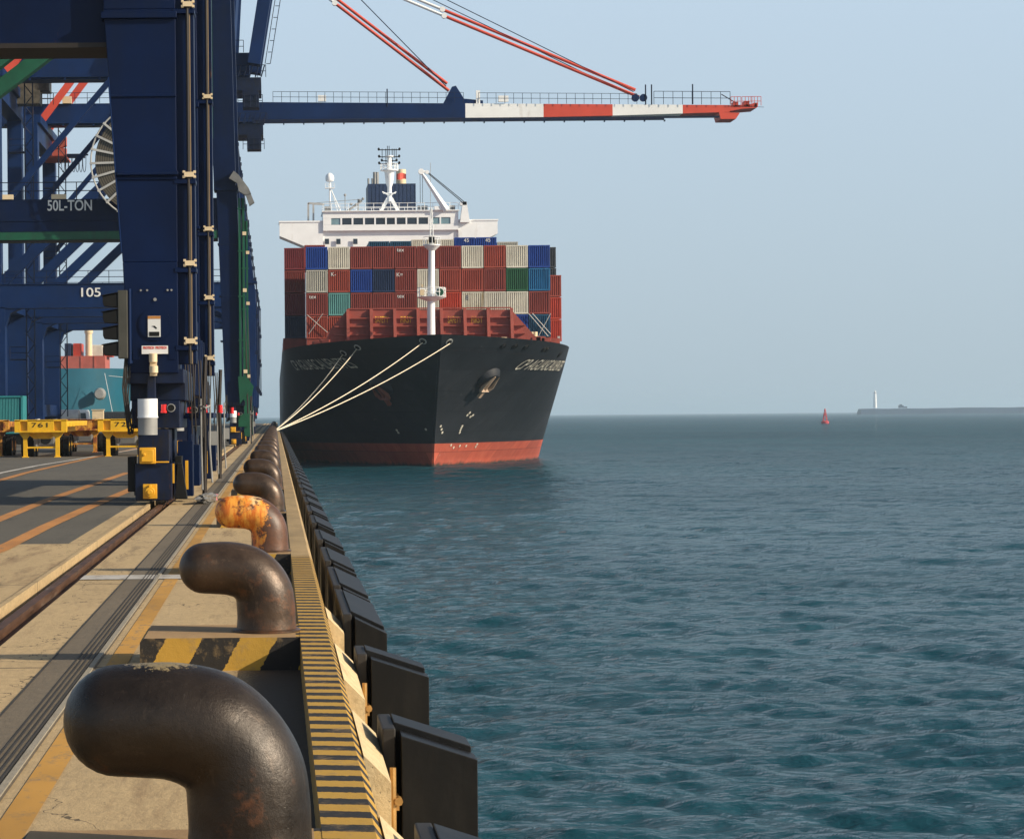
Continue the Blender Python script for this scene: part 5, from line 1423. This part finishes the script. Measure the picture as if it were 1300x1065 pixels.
def van():
    Y = 300
    t = thing('white_van', 'small white van beyond the trailers in front of the teal ship', 'van', (P(102.5, 520, Y).x, Y, 0))
    x = P(102.5, 520, Y).x
    mb = MB(); mb.prism([(x-.85, .4), (x-.85, 1.6), (x-.72, 2.75), (x-.6, 2.9), (x+.6, 2.9), (x+.72, 2.75), (x+.85, 1.6), (x+.85, .4)], Y, Y+4.6)
    mb.build('body', WHITE, t, bevel=.05)
    mb = MB(); mb.prism([(x-.7, 1.75), (x-.6, 2.5), (x+.6, 2.5), (x+.7, 1.75)], Y-.03, Y+.01); mb.build('rear_window', GLASS, t)
    for a in (-.8, .6):
        for b in (.8, 3.6): mb = MB(); mb.cyl((x+a, Y+b, .35), .35, .2, 'x', 14); mb.build('wheel', BLACK, t)
van()
def tank(px, Y, label):
    p = P(px, 524, Y)
    t = thing('storage_tank', label, 'tank', (p.x, Y, 0))
    mb = MB(); mb.sweep([(p.x-1.3, Y, 1.9), (p.x-1.15, Y, 1.9), (p.x+1.15, Y, 1.9), (p.x+1.3, Y, 1.9)], [.6, .95, .95, .6], 20); mb.build('drum', LGREY, t)
    mb = MB()
    for a in (-.8, .8): mb.box(p.x+a-.1, p.x+a+.1, Y-.6, Y+.6, 0, 1.2)
    mb.build('cradle', NAVY_DK, t)
tank(88, 250+30, 'silver horizontal tank left of the white van')
tank(36, 282, 'silver horizontal tank behind the teal container')
p = P(124, 522, 320)
mb = MB(); mb.box(p.x-.75, p.x+.75, 320, 321.5, 0, 2.9); mb.box(p.x-.85, p.x+.85, 319.9, 321.6, 2.9, 3.0); mb.box(p.x-.3, p.x+.3, 319.96, 320, 0, 2)
tag(mb.build('site_cabin', CREAM), 'small tan cabin right of the white van', 'cabin')
mb = MB()
p0, p1 = P(128, 520, 330), P(176, 520, 330)
mb.box(p0.x, p1.x, 330, 332.4, .1, 2.7)
for k in range(22): xx = p0.x+(p1.x-p0.x)*k/22; mb.box(xx, xx+.12, 329.93, 330, .2, 2.6)
tag(mb.build('grey_container', CC['charcoal']), 'long dark grey container below the teal ship bow', 'container')

# ------------------------------------------------------------------ teal ship across the dock
def teal_ship():
    Y = 420
    a = P(160, 467, Y); x1 = a.x; zt = a.z
    t = thing('cargo_ship', 'teal hulled cargo ship with red upper works across the dock', 'ship', (x1-10, Y, WZ))
    mb = MB(); x0 = -75
    # plan outline: blunt stern far left, bow at the right
    prof = []
    for j in range(9):
        k = j/8; z = WZ-1+(zt-WZ+1)*k; bx = x1-1.5+k*2.5
        prof.append([(x0, Y, z), (bx-16, Y, z), (bx-9, Y+.8, z), (bx-4, Y+3.5, z), (bx-.8, Y+8, z), (bx, Y+11, z), (bx-.8, Y+14, z), (bx-9, Y+21, z), (bx-16, Y+22, z), (x0, Y+22, z)])
    n = 10; vs = [v for r_ in prof for v in r_]
    fs = [(j*n+i, j*n+(i+1) % n, (j+1)*n+(i+1) % n, (j+1)*n+i) for j in range(8) for i in range(n)]+[tuple(8*n+i for i in range(n))]
    mb.add(vs, fs, 0, True)
    mb.build('hull', TEALH, t)
    mb = MB(); z2 = P(120, 451, Y).z; mb.box(x0+5, x1-4, Y+4, Y+16, zt-.02, z2)
    for k in range(14): mb.box(x1-6-k*2.4, x1-5.8-k*2.4, Y+3.9, Y+4, zt, z2)
    mb.build('upper_works', BWR2, t)
    mb = MB(); p = P(112.5, 412, Y+8); mb.cyl((p.x, Y+8, z2-.1), .62, p.z-z2+.1, n=16); mb.cyl((p.x, Y+8, p.z-1.6), .78, .5, n=16)
    mb.build('mast', CREAM, t)
    c_ = P(126, 500, Y-.1); mb = MB(); mb.sweep([(c_.x, Y-.3, c_.z), (c_.x, Y+1.6, c_.z)], [.8, 1.1], 18, up=(0, 0, 1)); mb.build('hawse_pipe', GREYM, t)
    mb = MB(); mb.tube(P(133, 474, Y-1), P(144, 530, Y-4), .05, 5); mb.tube(P(138, 477, Y-1), P(175, 481, Y-1), .05, 5); mb.build('hawser', TXTW, t)
BWR2 = M("faded red superstructure paint", (.42, .10, .07), .6, var=.2, vs=.5)
teal_ship()
for px, w_, k, top, lab in ((98, 10, 'bright red', 436, 'red container on the teal ship left of its cream mast'), (124, 13, 'off white', 438, 'off white container on the teal ship right of its cream mast'), (137, 10, 'bright red', 440, 'red container behind the louvred lamp stack on the teal ship'),
                       (86, 8, 'dark blue', 436, 'dark blue container at the left of those on the teal ship')):
    Y = 428; a = P(px-w_/2, top, Y); b = P(px+w_/2, 452, Y)
    mb = MB(); mb.box(a.x, b.x, Y, Y+6, b.z-.1, a.z)
    for k2 in range(8): xx = a.x+(b.x-a.x)*k2/8; mb.box(xx, xx+.07, Y-.05, Y, b.z, a.z-.1)
    tag(mb.build('shipping_container', CC[k]), lab, 'container', 'containers on the teal ship')

# ------------------------------------------------------------------ far things on the sea
def buoy():
    Y = 5.56/(P(1047, 538, 1).z-CAMZ)*-1
    c_ = P(1047.5, 538, Y)
    t = thing('navigation_buoy', 'red lattice navigation buoy floating on the sea at right', 'buoy', (c_.x, Y, WZ))
    mb = MB(); mb.sweep([(c_.x, Y, WZ-.8), (c_.x, Y, WZ+.3), (c_.x, Y, WZ+1.1), (c_.x, Y, WZ+1.5)], [1.3, 1.8, 1.8, 1.2], 20); mb.build('float', REDF, t)
    mb = MB()
    for a in range(4):
        ang = R(45+90*a); mb.tube((c_.x+1.2*math.cos(ang), Y+1.2*math.sin(ang), WZ+1.4), (c_.x+.45*math.cos(ang), Y+.45*math.sin(ang), WZ+5.6), .16, 6)
    for z, r_ in ((2.6, 1.0), (3.8, .8), (5.0, .58)): mb.sweep([(c_.x+r_*math.cos(k*math.pi/4), Y+r_*math.sin(k*math.pi/4), WZ+z) for k in range(9)], .12, 5)
    mb.cyl((c_.x, Y, WZ+3.6), .55, 1.4, n=12); mb.build('lattice', REDF, t)
    mb = MB(); mb.cyl((c_.x, Y, WZ+5.6), .45, .9, n=12); mb.sweep([(c_.x, Y, WZ+6.4), (c_.x, Y, WZ+6.9), (c_.x, Y, WZ+7.3)], [.35, .3, .05], 10); mb.build('lantern', REDF, t)
REDF = M("red buoy paint", (.50, .05, .06), .5, var=.15)
buoy()
YW = 4500
a = P(1092, 522, YW)
ROCK = M("breakwater stone", (.018, .032, .065), .9, var=.3, vs=.05, spec=.1)
mb = MB()
xs = [a.x+i*18 for i in range(60)]
rows = []
for i, x in enumerate(xs):
    k = min(1, i/8*.5+.5); h = 4.6 + i*.05 + 1.0*random.random()
    yy = YW+random.uniform(-2, 2)
    rows.append([(x, yy-16, WZ-2), (x+random.uniform(-2, 2), yy-6, CAMZ+h*.55), (x, yy, CAMZ+h), (x, yy+12, CAMZ+h), (x, yy+30, WZ-2)])
vs = [v for r_ in rows for v in r_]; n = 5
fs = [(i*n+j, (i+1)*n+j, (i+1)*n+j+1, i*n+j+1) for i in range(len(xs)-1) for j in range(4)]+[(0, 1, 2, 3, 4)]
mb.add(vs, fs)
struct(mb.build('breakwater_mole', ROCK))
b0 = P(1111, 516, YW+5)
t = thing('lighthouse', 'slim white lighthouse at the end of the far breakwater', 'lighthouse', tuple(b0))
mb = MB(); zt = P(1111, 499, YW+5).z
mb.sweep([(b0.x, b0.y, b0.z-3), (b0.x, b0.y, zt)], [3.6, 2.5], 16); mb.build('tower', WHITE, t)
mb = MB(); mb.cyl((b0.x, b0.y, zt), 3.6, .8, n=16); mb.build('gallery', GREYM, t)
mb = MB(); mb.cyl((b0.x, b0.y, zt+.8), 2.0, 2.6, n=12); mb.sweep([(b0.x, b0.y, zt+3.4), (b0.x, b0.y, zt+5)], [2.4, .2], 12); mb.build('lantern_room', WHITE, t)
b0 = P(1144.5, 516, YW)
mb = MB(); mb.box(b0.x-4, b0.x+4, YW, YW+8, b0.z-3, b0.z+2); mb.box(b0.x-2.5, b0.x+1.5, YW+1, YW+6, b0.z+2, b0.z+4); mb.box(b0.x+4, b0.x+11, YW+1, YW+6, b0.z-3, b0.z)
tag(mb.build('signal_hut', ROCK), 'small dark hut on the far breakwater right of the lighthouse', 'hut')

# plastic bag blown onto the trench cover
g = G(262, 640)
PLASTIC = M("cloudy plastic film", (.15, .145, .135), .4, var=.3, vs=6)
PINK = M("pink plastic", (.65, .22, .25), .4)
mb = MB()
import bmesh as bmm
bm = bmm.new(); bmm.ops.create_icosphere(bm, subdivisions=4, radius=1)
for v in bm.verts:
    nn = noise.noise(v.co*1.7)*.45+noise.noise(v.co*4.5)*.22
    v.co = Vector((v.co.x*.15, v.co.y*.8, v.co.z*.10))*(1+nn); v.co.x += .16*v.co.y
mb.add([(g.x+v.co.x, g.y+.6+v.co.y, .11+max(v.co.z, -.10)) for v in bm.verts], [tuple(v.index for v in f.verts) for f in bm.faces], 0, True); bm.free()
mb.m = [1 if sum(mb.v[i][1] for i in f)/3 > g.y+1.15 else 0 for f in mb.f]
tag(mb.build('plastic_bag', [PLASTIC, PINK]), 'crumpled grey plastic bag with a pink end lying on the quay by the crane', 'plastic bag')

# ------------------------------------------------------------------ haze
mb = MB(); mb.box(-26000, 26000, -300, 26000, -12, 70)
hz = mb.build('haze', [])
hz['kind'] = 'stuff'
hm = bpy.data.materials.new("haze air"); hm.use_nodes = True
tt = hm.node_tree; tt.nodes.remove(tt.nodes['Principled BSDF'])
pv = tt.nodes.new('ShaderNodeVolumePrincipled')
pv.inputs['Color'].default_value = (.68, .86, 1.0, 1)
pv.inputs['Density'].default_value = .00012
pv.inputs['Anisotropy'].default_value = .2
tt.links.new(pv.outputs[0], tt.nodes['Material Output'].inputs['Volume'])
hz.data.materials.append(hm)
